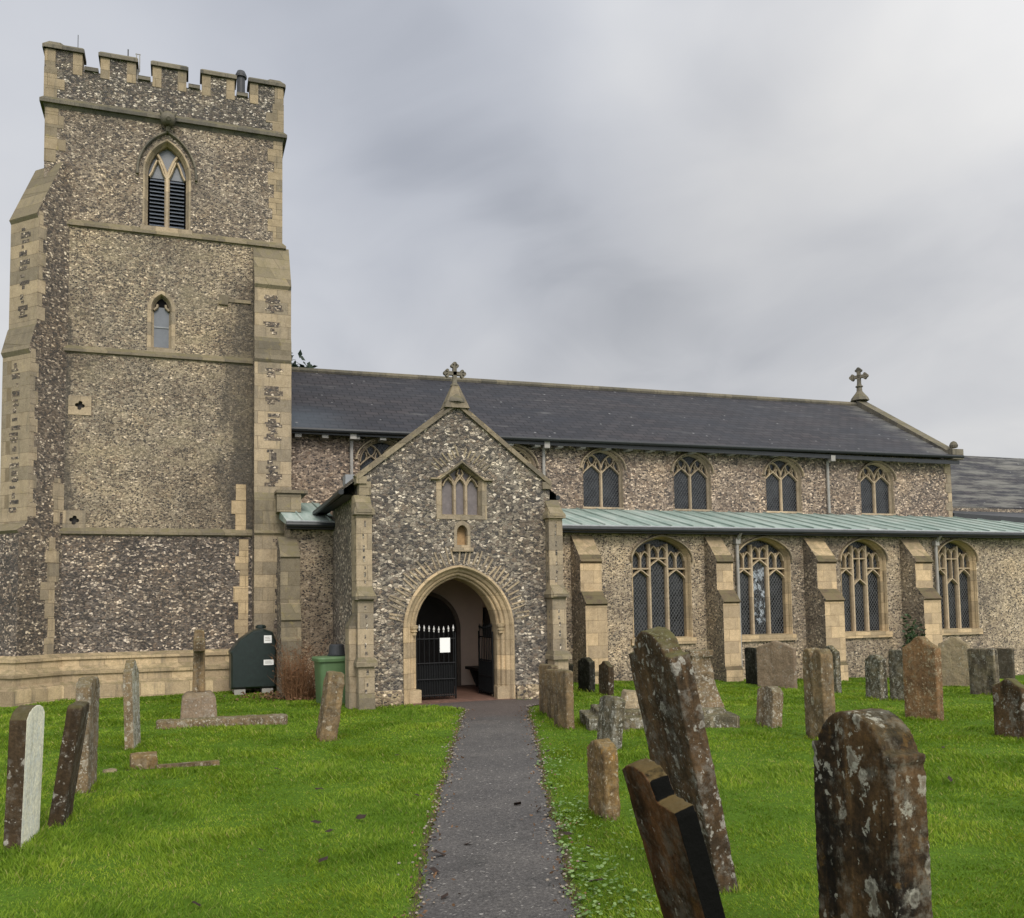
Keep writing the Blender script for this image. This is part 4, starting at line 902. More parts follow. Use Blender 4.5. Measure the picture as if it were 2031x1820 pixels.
# iron gates: left leaf shut, right leaf folded back
def gate(P0, dirv, tips=True):
    d = Vector((*dirv, 0)).normalized(); mb = MB(); tip = MB(); n = 8; Wd = .80; P0 = Vector(P0)
    def R(u, z, r=.010, z2=None): mb.tube([P0 + d * u + Vector((0, 0, z)), P0 + d * u + Vector((0, 0, z2))], r, 6)
    for i in range(n):
        u = .06 + i * (Wd - .1) / (n - 1); zt = 1.34 + .10 * (abs(u / Wd - .62)) ** 1.2
        R(u, .06, .011, zt)
        tip.lathe([(.006, 0), (.014, .01), (.010, .03), (.022, .06), (.002, .13)], P0 + d * u + Vector((0, 0, zt)), 6)
        if i < n - 1: R(u + .05, .08, .009, .72)
    for z in (.10, .42, .74, 1.22): mb.tube([P0 + Vector((0, 0, z)), P0 + d * Wd + Vector((0, 0, z))], .016, 6)
    for u in (0, Wd): R(u, .03, .018, 1.34)
    pp = P0 + d * .02 + Vector((0, .03, 0)); q = d * (Wd - .04)
    mb.quad([pp + Vector((0, 0, .12)), pp + q + Vector((0, 0, .12)), pp + q + Vector((0, 0, .72)), pp + Vector((0, 0, .72))])
    gobj = cp(mb, 'iron_gate', M['iron']); cp(tip, 'spearheads', M['spear'] if tips else M['iron'], gobj); return gobj
gate((4.39, 17.92, .03), (1, 0)); gate((5.99, 17.95, .03), (-.05, 1), False)
mb = MB(); mb.box(3.50, 3.92, 20.9, 21.25, 4.35, 4.93); cp(mb, 'hopper', M['lead'])

# ------------------------------------------------------------------ things in and beside the porch
def paper_notice():
    mb = MB(); mb.box(4.86, 5.07, 17.880, 17.886, .98, 1.27); o = part(mb, 'paper_notice', M['white'], None)
    tag(o, 'blank looking white paper notice hung on the black iron gate', 'notice')
paper_notice()
B = thing('bench', 'dark wooden bench against the cream wall inside the porch', 'bench', (6.45, 19.4, .045))
mb = MB(); mb.box(-.24, .26, -.95, 1.25, .40, .46); part(mb, 'seat', M['wood'], B)
for yy in (-.75, 1.05):
    mb = MB(); mb.extr([(-.18, yy, .40), (.22, yy, .40), (.12, yy, .0), (-.02, yy, .0)], (0, .06, 0)); part(mb, 'leg', M['wood'], B)
NB = thing('notice_board', 'dark framed notice board on the right wall inside the porch', 'notice board', (6.72, 20.3, 1.2))
mb = MB(); mb.box(-.03, .0, -.35, .35, .0, .62); part(mb, 'panel', M['wood'], NB); mb = MB()
for a in ((-.39, .39, -.04, .0), (-.39, .39, .62, .66)): mb.box(-.05, .01, a[0], a[1], a[2], a[3])
for a in ((-.39, -.35), (.35, .39)): mb.box(-.05, .01, a[0], a[1], .0, .62)
part(mb, 'frame', M['iron'], NB)

# oil tank
M['tank'] = simple('dark_green_plastic', (.010, .019, .017), .38, .5, .35, 9)
T = thing('oil_tank', 'dark green domed plastic tank with white labels between tower and aisle', 'tank', (1.55, 22.02, 0))
mb = MB(); hw = .50
secs = []
for y0, k in ((-.45, .80), (-.40, .95), (-.30, 1), (.30, 1), (.42, .92)):
    P = [(-.50, .12), (-.50, .88), (-.515, .90), (-.515, .96), (-.49, .98), (-.30, 1.22), (-.02, 1.42), (.22, 1.46), (.42, 1.38), (.50, 1.18), (.50, .98), (.515, .96), (.515, .90), (.50, .88), (.50, .12)]
    secs.append([(x_ * (k * .5 + .5), y0, .75 + (z_ - .75) * (.6 + .4 * k)) for x_, z_ in P])
mb.loft(secs); mb.quad(secs[0][::-1]); mb.quad(secs[-1]); o = part(mb, 'tank_shell', M['tank'], T); bevel(o, .06, 4)
mb = MB(); mb.lathe([(.12, 0), (.12, .05), (.09, .08), (.02, .09)], (.18, .0, 1.455), 14); part(mb, 'filler_cap', M['tank'], T)
for lx, lz, ww, hh in ((.30, 1.22, .17, .17), (.32, .70, .22, .12)):
    mb = MB(); yy = -.43 if lz < 1 else -.405
    mb.box(lx - ww / 2, lx + ww / 2, -.472, -.462, lz - hh / 2, lz + hh / 2)
    for k in range(3): mb.box(lx - ww * .36, lx + ww * (.2 + .08 * k), -.4745, -.4725, lz + hh * (.22 - .2 * k), lz + hh * (.28 - .2 * k), 1)
    part(mb, 'label_plate', [M['white'], M['pipe']], T)
for xx in (-.3, .3):
    mb = MB(); mb.box(xx - .12, xx + .12, -.42, .4, .0, .115); part(mb, 'concrete_block', M['pipe'], T)
# green bin with a black bucket on top
M['bin'] = simple('green_plastic', (.095, .165, .075), .5, .4, .15, 4); M['bucket'] = simple('black_plastic', (.03, .033, .038), .5, .4, .3, 8)
Bn = thing('waste_bin', 'mid green plastic bin with a thick rim standing beside the porch', 'bin', (2.88, 18.75, 0), (0, 0, .1), )
def rrect(w, d, r, z, n=4):
    out = []
    for cx, cy, a0 in ((w - r, d - r, 0), (-w + r, d - r, 90), (-w + r, -d + r, 180), (w - r, -d + r, 270)):
        for k in range(n + 1): a = math.radians(a0 + 90 * k / n); out.append((cx + r * math.cos(a), cy + r * math.sin(a), z))
    return out
mb = MB(); rg = [rrect(.29, .28, .09, .0), rrect(.295, .285, .09, .03), rrect(.33, .32, .10, .84)]; mb.loft(rg); mb.quad(rg[0][::-1]); part(mb, 'body', M['bin'], Bn, None, True)
mb = MB(); rg = [rrect(.33, .32, .10, .84), rrect(.37, .36, .12, .845), rrect(.375, .365, .12, .90), rrect(.355, .345, .11, .93), rrect(.10, .10, .08, .945)]; mb.loft(rg); mb.quad(rg[-1]); part(mb, 'rim', M['bin'], Bn)
for yy in (-.2, .2):
    mb = MB(); mb.tube([(.33, yy - .025, .10), (.33, yy + .025, .10)], .10, 16); part(mb, 'wheel', M['bucket'], Bn)
mb = MB(); mb.tube([(.30, -.22, .80), (.41, -.22, .80), (.41, .22, .80), (.30, .22, .80)], .017, 8); part(mb, 'handle', M['bucket'], Bn)
Bk = thing('bucket', 'black upturned plastic bucket with wire handle on the green bin', 'bucket', (2.95, 18.75, .945))
mb = MB(); mb.lathe([(.185, 0), (.19, .02), (.165, .03), (.145, .21), (.13, .225), (.02, .228)], (0, 0, 0), 22); part(mb, 'body', M['bucket'], Bk, None, False)
mb = MB(); mb.tube([(.17, -.06, .20), (.21, -.08, .215), (.235, -.09, .17), (.235, -.09, .06), (.19, -.06, .03)], .011, 6); part(mb, 'handle', M['pipe'], Bk)

# ------------------------------------------------------------------ gravestones
def gm(name, base, dark, lic=.35, liccol=(.42, .42, .37), moss=.5, streak=.5, rings=.5, speck=.3, orange=.1, seed=0, mosscol=(.07, .065, .024), edge=False):
    base = tuple(v * k for v, k in zip(base, (1.06, 1.0, .84))); dark = tuple(v * k for v, k in zip(dark, (1.04, 1.0, .88)))
    m, h, b = new_mat(name); p0 = objc(h); p = h.mapv(p0, loc=(seed * 3.7, seed * 1.9, seed * 2.3))
    nz = h.noise(p, 3.2, 8, .7); n2 = h.noise(p, 34, 5, .75)
    col = h.mix(h.sstep(nz, .35, .65), dark, base)
    st = h.noise(h.mapv(p, scale=(9, 9, .8)), 1.0, 6, .65)
    col = h.mix(h.math('MULTIPLY', h.sstep(st, .46, .68), streak), col, tuple(v * .28 for v in dark))
    col = h.mix(h.math('MULTIPLY', h.sstep(h.noise(h.mapv(p, scale=(7, 7, .7), loc=(4, 4, 1)), 1, 5, .65), .54, .72), streak * .8), col, tuple(min(1, v * 1.9) for v in base))
    col = h.mix(1, col, h.ramp(n2, [(.25, .55), (.75, 1.4)]), 'MULTIPLY')
    col = h.mix(h.math('MULTIPLY', h.sstep(h.noise(h.mapv(p, loc=(2, 7, 5)), 6, 6, .75), .58, .68), orange), col, (.36, .19, .035))
    pw_ = h.vmath('ADD', p, h.vmath('SCALE', h.vmath('SUBTRACT', h.noise(p, 16, 4, .7, 1), (.5, .5, .5)), .11))
    pw_ = h.mapv(pw_, scale=(1, 1, .72))
    mot = h.sstep(h.math('ADD', h.noise(p, 11, 8, .78), h.math('MULTIPLY', h.noise(h.mapv(p, scale=(2, 2, .5), loc=(8, 1, 2)), 2, 3, .6), .35)), .66, .84)
    col = h.mix(h.math('MULTIPLY', mot, min(.85, .25 + speck)), col, tuple(v * .62 for v in liccol))
    patch = h.noise(p, 2.3, 4, .6)
    for sc_, amt, r0 in ((9, rings, .34), (20, lic, .36), (44, speck, .4)):
        v = h.vor(pw_, sc_); sel = h.math('SUBTRACT', 1.0, h.sstep(h.math('ADD', h.xyz(v.outputs['Color'])[0], h.math('MULTIPLY', h.math('SUBTRACT', patch, .5), -1.3)), amt - .06, amt + .06))
        rad = h.math('ADD', h.math('MULTIPLY', h.xyz(v.outputs['Color'])[1], .25), r0 - .14)
        dd = h.math('SUBTRACT', rad, v.outputs['Distance'])
        disc = h.sstep(dd, -.01, .12)
        if sc_ == 9: disc = h.math('MULTIPLY', disc, h.math('ADD', .35, h.math('MULTIPLY', h.sstep(dd, .22, .08), .6)))
        col = h.mix(h.math('MULTIPLY', h.math('MULTIPLY', disc, sel), h.math('ADD', .05, h.math('MULTIPLY', n2, 1.3)), clamp=True), col, liccol)
    nn = h.xyz(h.n('ShaderNodeNewGeometry').outputs['Normal'])[2]
    top = h.math('MULTIPLY', h.sstep(nn, .15, .75), h.sstep(h.math('ADD', nz, h.math('MULTIPLY', n2, .4)), .42, .72))
    col = h.mix(h.math('MULTIPLY', top, moss), col, mosscol)
    if edge:
        ny = h.xyz(h.n('ShaderNodeNewGeometry').outputs['Normal'])[1]
        col = h.mix(h.sstep(h.math('ADD', ny, h.math('MULTIPLY', h.math('SUBTRACT', n2, .5), .3)), -.55, -.75), col, (.004, .004, .0035))
    done(h, b, col, .93, .08 if edge else .2)
    bump(h, b, h.math('ADD', h.math('MULTIPLY', nz, .7), h.math('MULTIPLY', n2, .6)), .7, .02)
    return m
GM = {}
GM['dkbrown'] = gm('dark_brown_lichened_stone', (.085, .052, .026), (.013, .010, .007), .26, (.40, .39, .32), .25, .85, .34, .10, .16, 1)
GM['redbrown'] = gm('red_brown_lichened_stone', (.10, .064, .038), (.038, .027, .017), .26, (.36, .345, .30), .9, .55, .30, .2, .05, 2, (.085, .08, .03))
GM['leaning'] = gm('smooth_brown_stone', (.105, .052, .027), (.028, .018, .011), .03, (.35, .33, .28), .85, .5, .02, .03, .1, 3, (.085, .064, .026), True)
GM['algae'] = simple('black_algae_edge', (.004, .004, .0035), .95, .02, .5, 8)
GM['brown'] = gm('plain_brown_stone', (.075, .052, .032), (.040, .028, .018), .04, (.4, .38, .33), .6, .4, .05, .05, .05, 4)
GM['white'] = gm('white_lichen_crust', (.86, .86, .80), (.74, .74, .68), .3, (.70, .71, .66), .0, .30, .3, .2, 0, 5)
GM['lichwhite'] = gm('white_lichened_face', (.36, .34, .28), (.10, .085, .06), .55, (.62, .62, .56), .2, .5, .5, .5, .1, 21)
GM['speck'] = gm('speckled_tan_stone', (.20, .15, .10), (.11, .085, .06), .38, (.42, .39, .32), .5, .4, .35, .45, .15, 6)
GM['tan'] = gm('tan_post_stone', (.20, .145, .088), (.11, .082, .055), .10, (.42, .38, .30), .5, .6, .12, .12, .12, 7)
GM['orange'] = gm('orange_stained_stone', (.20, .135, .062), (.11, .075, .045), .15, (.40, .34, .24), .3, .5, .12, .25, .55, 8)
GM['black'] = gm('blackened_stone', (.022, .022, .019), (.010, .010, .009), .06, (.2, .2, .18), .3, .4, .05, .08, .03, 9)
GM['pink'] = gm('pinkish_grey_stone', (.23, .18, .145), (.17, .13, .10), .06, (.4, .38, .33), .3, .25, .06, .1, .05, 10)
GM['pale'] = gm('pale_buff_stone', (.34, .285, .21), (.26, .215, .16), .08, (.5, .46, .38), .5, .3, .08, .08, .05, 11)
GM['grey'] = gm('grey_streaked_stone', (.19, .165, .13), (.06, .05, .04), .10, (.4, .38, .33), .3, .9, .1, .1, .04, 12)
GM['darkgrey'] = gm('dark_grey_stone', (.075, .066, .055), (.05, .044, .036), .06, (.3, .29, .25), .3, .3, .05, .1, .02, 13)
GM['ochre'] = gm('ochre_lichened_stone', (.22, .13, .07), (.12, .075, .045), .30, (.42, .36, .24), .5, .5, .2, .35, .22, 14)
GM['lichgrey'] = gm('grey_green_lichened_stone', (.16, .14, .105), (.05, .047, .036), .34, (.48, .47, .41), .5, .8, .4, .3, .05, 15)
def profile(kind, W, Hs):
    A = lambda pts: [(p[0] * W, p[1] * Hs) for p in pts]
    arc = lambda x0, x1, z0, z1, n=9: [(x0 + (x1 - x0) * (1 - math.cos(math.pi * k / n)) / 2, z0 + (z1 - z0) * math.sin(math.pi * k / n)) for k in range(n + 1)]
    if kind == 'flat': return A([(0, 0), (0, .97), (.06, 1), (.94, .995), (1, .96), (1, 0)])
    if kind == 'round': return A([(0, 0)] + arc(0, 1, .80, 1) + [(1, 0)])
    if kind == 'shoulder': return A([(0, 0), (0, .86), (.02, .905), (.13, .905), (.13, .885)] + arc(.14, .86, .885, 1) + [(.87, .885), (.87, .905), (.98, .905), (1, .86), (1, 0)])
    if kind == 'headed': return A([(0, 0), (0, .80), (.015, .815), (.015, .83), (0, .845), (0, .87), (.075, .87), (.075, .845)] + arc(.08, .92, .85, 1, 12) + [(.925, .845), (.925, .87), (1, .87), (1, .845), (.985, .83), (.985, .815), (1, .80), (1, 0)])
    if kind == 'ogee': return A([(0, 0), (0, .86), (.12, .885), (.28, .93), (.40, .985), (.5, 1), (.6, .985), (.72, .93), (.88, .885), (1, .86), (1, 0)])
    if kind == 'gable': return A([(0, 0), (0, .84), (.1, .88), (.5, 1), (.9, .88), (1, .84), (1, 0)])
    if kind == 'double': return A([(0, 0), (0, .88)] + arc(.0, .46, .9, 1, 6) + [(.5, .87)] + arc(.54, 1, .9, 1, 6) + [(1, .88), (1, 0)])
    if kind == 'half': return A([(0, 0), (0, .84), (.02, .86), (.34, .875), (.36, .885), (.38, .95), (.50, .985), (.72, 1), (.90, .985), (1, .965), (1, 0)])
    if kind == 'chamfer': return A([(0, 0), (0, .92), (.12, .965), (.3, .99), (.5, 1), (.7, .99), (.88, .965), (1, .92), (1, 0)])
    if kind == 'stump': return A([(0, 0), (.02, .84), (.15, .96), (.4, 1), (.7, .98), (.95, .88), (1, 0)])
tex1 = bpy.data.textures.new('erosion', 'CLOUDS'); tex1.noise_scale = .16; tex1.noise_depth = 3
tex2 = bpy.data.textures.new('pitting', 'CLOUDS'); tex2.noise_scale = .035; tex2.noise_depth = 2
def stone(x, y, W, H, T, kind, mat, label, leanx=0, leany=0, yaw=0, vox=.018, rough=.022, group='old gravestones in the churchyard', mats2=None, name='gravestone'):
    """slab facing east-west: south-west corner at x,y; width runs north; leanx>0 tips the top to the east"""
    prof = profile(kind, W, H); D0 = .18; prof = [(v, (z if z > 0 else -D0)) for v, z in prof]
    mb = MB(); mb.extr([(-T / 2, v - W / 2, z) for v, z in prof], (T, 0, 0))
    o = mb.build(name, [GM[mat]] + ([GM[q] for q in mats2] if mats2 else []))
    o.location = (x + T / 2, y + W / 2, gz(x, y)); o.rotation_euler = (math.radians(leany), math.radians(leanx), math.radians(yaw))
    if mats2:
        for poly in o.data.polygons:
            if mats2[0] == 'algae' and poly.normal.y < -.9: poly.material_index = 1
            if mats2[0] in ('white', 'lichwhite') and poly.normal.x > .9: poly.material_index = 1
        md = o.modifiers.new('bevel', 'BEVEL'); md.width = .008; md.segments = 2
        sd = o.modifiers.new('sub', 'SUBSURF'); sd.subdivision_type = 'SIMPLE'; sd.levels = sd.render_levels = 0
    else:
        bm = bmesh.new(); bm.from_mesh(o.data); bmesh.ops.recalc_face_normals(bm, faces=bm.faces); bm.to_mesh(o.data); bm.free()
        rm = o.modifiers.new('remesh', 'REMESH'); rm.mode = 'VOXEL'; rm.voxel_size = vox; rm.use_smooth_shade = True
        for tx, s in ((tex1, rough), (tex2, rough * .45)):
            dm = o.modifiers.new('erode', 'DISPLACE'); dm.texture = tx; dm.strength = s; dm.mid_level = .5; dm.texture_coords = 'GLOBAL'
    return tag(o, label, 'gravestone', group)
# left lawn
stone(-1.29, 8.40, .62, 1.13, .13, 'chamfer', 'brown', 'upright brown gravestone with chalk white lichen covering its right face', 1.5, 0, -5, mats2=['white'])
stone(-1.09, 9.24, .50, 1.07, .125, 'flat', 'brown', 'plain dark brown gravestone edge tilting right in front of a speckled one', 8, 0, -3, .016, .010)
stone(-1.03, 10.74, .55, 1.20, .145, 'chamfer', 'speck', 'speckled tan gravestone standing close behind the tilted dark brown one', 1, 0, -5)
stone(-.68, 13.84, .62, 1.22, .12, 'ogee', 'speck', 'thin gravestone spotted with white lichen above a small brown block', -2, 0, -6, mats2=['lichwhite'])
o = stone(-.56, 12.02, .30, .19, .30, 'stump', 'orange', 'small square brown stone block at the foot of a thin speckled stone', 0, 0, 4, .016, .02, None, name='stone_block'); o['category'] = 'stone block'
mb = MB(); mb.box(0, .72, -.05, .05, -.1, .035); o = mb.build('grave_kerb', GM['tan']); o.location = (-.26, 12.05, .012); o.rotation_euler = (0, 0, .06); tag(o, 'thin low kerb strip lying in grass right of the small brown block', 'grave kerb')
o = stone(-.84, 11.9, .11, .055, .14, 'stump', 'pale', 'small pale stone lump lying in grass left of the brown block', 0, 0, 30, .012, .02, None, name='stone_lump'); o['category'] = 'stone'
K = thing('cross_monument', 'tall narrow stone cross seen edge on above a pinkish plinth', 'grave cross', (.30, 16.9, 0))
def rough(o, vox=.018, s=.015):
    bm = bmesh.new(); bm.from_mesh(o.data); bmesh.ops.recalc_face_normals(bm, faces=bm.faces); bm.to_mesh(o.data); bm.free()
    rm = o.modifiers.new('remesh', 'REMESH'); rm.mode = 'VOXEL'; rm.voxel_size = vox; rm.use_smooth_shade = True
    dm = o.modifiers.new('erode', 'DISPLACE'); dm.texture = tex1; dm.strength = s; dm.texture_coords = 'GLOBAL'; dm2 = o.modifiers.new('pit', 'DISPLACE'); dm2.texture = tex2; dm2.strength = s * .5; dm2.texture_coords = 'GLOBAL'; return o
mb = MB(); mb.hexa([(-.31, -.31), (.31, -.31), (.31, .31), (-.31, .31)], -.1, .42, 0, [(-.27, -.27), (.27, -.27), (.27, .27), (-.27, .27)]); mb.hexa([(-.27, -.27), (.27, -.27), (.27, .27), (-.27, .27)], .42, .50, 0, [(-.2, -.2), (.2, -.2), (.2, .2), (-.2, .2)]); rough(part(mb, 'plinth', GM['pink'], K))
mb = MB(); mb.hexa([(-.105, -.11), (.105, -.11), (.105, .11), (-.105, .11)], .5, 1.56, 0, [(-.085, -.09), (.085, -.09), (.085, .09), (-.085, .09)]); mb.box(-.095, .095, -.36, .36, 1.20, 1.40); rough(part(mb, 'cross', GM['tan'], K), .018, .01)
mb = MB(); mb.box(-1.02, 1.02, -.13, .13, -.08, .15); o = mb.build('grave_kerb', GM['speck']); o.location = (.66, 15.95, .0); o.rotation_euler = (0, 0, -.04); rough(o, .022, .03); tag(o, 'long low lichened kerb stone in front of the stone cross plinth', 'grave kerb')
stone(1.88, 13.5, .45, .98, .24, 'stump', 'tan', 'rough tan gravestone leaning right in front of the green bin', 8.5, 0, 0, .02, .04)
# right of the path, near the porch
stone(5.98, 14.75, .62, .86, .12, 'flat', 'tan', 'hindmost of three brown slabs in a row beside the porch path', 0, 0, 0)
stone(5.84, 14.05, .6, .82, .14, 'flat', 'tan', 'middle of three brown slabs in a row beside the porch path', -3, 0, 0)
stone(5.57, 13.15, .55, .88, .13, 'flat', 'tan', 'foremost of three brown slabs in a row beside the porch path', -.5, 0, 0)
stone(8.25, 18.2, .62, .74, .14, 'shoulder', 'black', 'black shouldered gravestone against the first aisle buttress', 0, 0, 0)
stone(8.05, 18.9, .7, .58, .14, 'flat', 'black', 'low black slab in the corner between porch and black shouldered stone', 0, 0, 0)
stone(8.22, 17.2, .5, .72, .12, 'ogee', 'brown', 'small dark brown gravestone right of the black shouldered stone', 1, 0, 0)
stone(5.28, 11.0, .5, .68, .15, 'chamfer', 'lichgrey', 'pale grey weathered gravestone leaning right behind the orange stump stone', 7, 0, 0)
stone(3.53, 7.5, .38, .68, .15, 'stump', 'orange', 'short orange stained tan stump stone beside the path', -1.5, 0, 0, .016, .035)
TB = thing('tomb_monument', 'stepped stone tomb base with broken pedestal behind the tall leaning gravestone', 'tomb', (7.08, 13.1, 0), (0, 0, -.30))
mb = MB(); mb.box(-1.15, 1.15, -.62, .62, -.1, .17); mb.box(-.98, .98, -.5, .5, .17, .27); rough(part(mb, 'base', GM['lichgrey'], TB), .028, .03)
mb = MB(); mb.hexa([(.42, -.3), (1.02, -.3), (1.02, .3), (.42, .3)], .26, .55, 0, [(.50, -.22), (.92, -.22), (.92, .22), (.50, .22)]); mb.hexa([(.50, -.22), (.92, -.22), (.92, .22), (.50, .22)], .55, 1.05, 0, [(.56, -.17), (.84, -.17), (.84, .17), (.56, .17)]); mb.box(.52, .88, -.2, .2, 1.05, 1.14); rough(part(mb, 'pedestal', GM['speck'], TB), .02, .05)
mb = MB(); mb.hexa([(-.60, -.25), (-.25, -.25), (-.25, .2), (-.60, .2)], .26, .52, 0, [(-.5, -.2), (-.3, -.2), (-.3, .15), (-.5, .15)]); rough(part(mb, 'broken_block', GM['pale'], TB), .02, .06)
stone(3.34, 5.38, .62, 1.76, .15, 'shoulder', 'redbrown', 'tall red brown gravestone with mossy top leaning left, spotted with pale lichen', -11.5, 0, 0, .014, .022)
stone(2.31, 3.60, .44, 1.21, .10, 'half', 'leaning', 'smooth brown gravestone with black edge leaning sharply left in the foreground', -16, 0, 0, .010, .012)
stone(3.06, 3.45, .56, 1.36, .21, 'headed', 'dkbrown', 'dark round topped gravestone with white lichen blotches in the right foreground', 0, 0, 0, .011, .020)
# right lawn
stone(8.42, 11.95, .45, .60, .18, 'stump', 'speck', 'small speckled stone with white edge leaning right in open grass', 5, 0, 0)
stone(13.12, 19.2, .45, .90, .12, 'flat', 'black', 'narrow flat topped black slab beside the pinkish grey gravestone', -1, 0, 0)
stone(13.05, 17.9, .95, 1.10, .14, 'gable', 'pink', 'wide pinkish grey gravestone with pointed top near the aisle wall', 0, 0, 28)
stone(8.20, 10.45, .42, 1.24, .20, 'double', 'tan', 'tall brown gravestone with twin rounded tops standing in open grass', -1, 0, 0)
stone(13.55, 16.8, .5, 1.02, .13, 'ogee', 'lichgrey', 'thin lichened gravestone just right of the twin topped brown one', -1, 0, 0)
stone(12.98, 14.8, .45, .88, .17, 'shoulder', 'lichgrey', 'dark mottled gravestone left half of a close set pair', 0, 0, 0)
stone(13.25, 14.35, .5, .98, .14, 'flat', 'lichgrey', 'dark gravestone with large pale lichen patch, right half of a close set pair', 0, 0, 10)
stone(11.05, 11.45, .60, 1.32, .16, 'ogee', 'ochre', 'broad ochre brown gravestone speckled with lichen, largest on the right lawn', 0, 0, 12)
stone(17.75, 17.35, .75, 1.20, .12, 'ogee', 'pale', 'pale buff gravestone with wavy top near the last aisle window', 0, 0, 18)
stone(15.95, 14.85, .62, .97, .14, 'flat', 'grey', 'flat topped gravestone with dark vertical streaks on the right lawn', -3, 0, 10)
stone(21.9, 19.9, 1.0, .84, .14, 'flat', 'darkgrey', 'dark grey slab by the wall at the right edge', 0, 0, 25)
stone(10.62, 9.45, .5, .80, .14, 'ogee', 'redbrown', 'red brown gravestone cut off by the right edge of the view', 1, 0, 0)

# ------------------------------------------------------------------ plants and litter
def leafmat(name, c1, c2, tr_=.3):
    m, h, b = new_mat(name); r = h.n('ShaderNodeNewGeometry').outputs['Random Per Island']
    done(h, b, h.mix(r, c1, c2), .6, .25); return m
M['twig'] = simple('russet_twigs', (.19, .10, .052), .85, .2, .4, 12); M['dryleaf'] = leafmat('dry_leaves', (.05, .028, .015), (.20, .11, .055))
M['weed'] = leafmat('dark_green_leaves', (.012, .028, .010), (.035, .065, .022)); M['bark'] = simple('bark', (.05, .04, .03), .9, .2, .4, 8)
M['conifer'] = leafmat('conifer_needles', (.012, .024, .016), (.035, .05, .035)); M['ivy'] = leafmat('clover_leaves', (.06, .12, .025), (.19, .27, .10))
def leaf(mb, c, s, m=0):
    c = Vector(c); a = Vector((random.gauss(0, 1), random.gauss(0, 1), random.gauss(0, .6))).normalized(); b2 = a.cross(Vector((random.gauss(0, 1), random.gauss(0, 1), random.gauss(0, 1)))).normalized()
    mb.quad([c - a * s, c + b2 * s * .5, c + a * s, c - b2 * s * .5], m)
def shrub(loc):
    S = thing('shrub', 'bare russet brown twiggy shrub between the dark tank and green bin', 'shrub', loc); tw = MB(); lf = MB()
    for i in range(120):
        sc = random.uniform(.45, 1.25)
        a = random.uniform(0, 6.28); r = random.uniform(0, .34); p = Vector((r * math.cos(a), .6 * r * math.sin(a), 0)); d = Vector((.40 * math.cos(a) * random.random(), .3 * math.sin(a) * random.random(), 1)).normalized(); pts = [p]
        for k in range(4): p = p + d * random.uniform(.14, .30) * sc; d = (d + Vector((random.gauss(0, .16), random.gauss(0, .16), 0))).normalized(); pts.append(p)
        tw.tube(pts, [.008, .007, .005, .004, .002], 4)
        for q in pts[1:]:
            for _ in range(3):
                e = q + Vector((random.gauss(0, .09), random.gauss(0, .09), random.uniform(.02, .16))); tw.tube([q, e], [.004, .0015], 3)
                if random.random() < .5: leaf(lf, e, .022)
    part(tw, 'twigs', M['twig'], S); part(lf, 'leaves', M['dryleaf'], S)
shrub((2.30, 19.85, 0)); 
lt = MB()
for i in range(1600):
    x, y = random.gauss(2.5, .55), random.gauss(20.5, .5)
    if y < 21 and not (2.5 < x < 3.2 and 18.4 < y < 19.1): leaf(lt, (x, y, .02 + random.uniform(0, .10)), random.uniform(.02, .045))
o = lt.build('leaf_litter', M['dryleaf']); o['kind'] = 'stuff'; tag(o, 'brown dead leaf litter heaped between tank and bin', 'leaf litter')
S = thing('weed', 'tall dark green leafy weed against the aisle wall behind a brown gravestone', 'plant', (18.75, 20.15, -.24)); tw = MB(); lf = MB()
for i in range(7):
    p = Vector((random.uniform(-.15, .15), random.uniform(-.1, .1), 0)); pts = [p]
    for k in range(6): p = p + Vector((random.gauss(0, .045), random.gauss(0, .03), random.uniform(.16, .30))); pts.append(p)
    tw.tube(pts, [.012, .011, .01, .009, .007, .005, .003], 5)
    for q in pts[1:]:
        for _ in range(9): leaf(lf, q + Vector((random.gauss(0, .09), random.gauss(0, .07), random.gauss(0, .10))), random.uniform(.045, .085))
part(tw, 'stems', M['weed'], S); part(lf, 'leaves', M['weed'], S)
def tree(loc, H, R, label, nl=9000):
    S = thing('conifer_tree', label, 'tree', loc); tw = MB(); lf = MB(); tw.tube([(0, 0, -.3), (.05, 0, H * .5), (0, .05, H * .97)], [.32, .2, .03], 10)
    for i in range(46):
        f = .18 + .8 * i / 46; z = H * f; a = i * 2.4 + random.uniform(-.4, .4); L = R * max(0, 1 - f ** 4) ** .5 * random.uniform(.8, 1.1) + .25
        e = Vector((L * math.cos(a), L * math.sin(a), z + L * random.uniform(-.05, .12))); b0 = Vector((0, 0, z)); tw.tube([b0, b0.lerp(e, .5) + Vector((0, 0, .06 * L)), e], [.06, .04, .012], 5)
        for k in range(nl // 46):
            t = random.random() ** .6; q = b0.lerp(e, t) + Vector((random.gauss(0, .20 + .12 * t), random.gauss(0, .20 + .12 * t), random.gauss(0, .13))); leaf(lf, q, random.uniform(.13, .26))
    part(tw, 'trunk', M['bark'], S); part(lf, 'crown', M['conifer'], S)
tree((3.1, 40, 0), 13.35, 3.5, 'dark green conifer whose tip shows above the nave roof beside the tower')
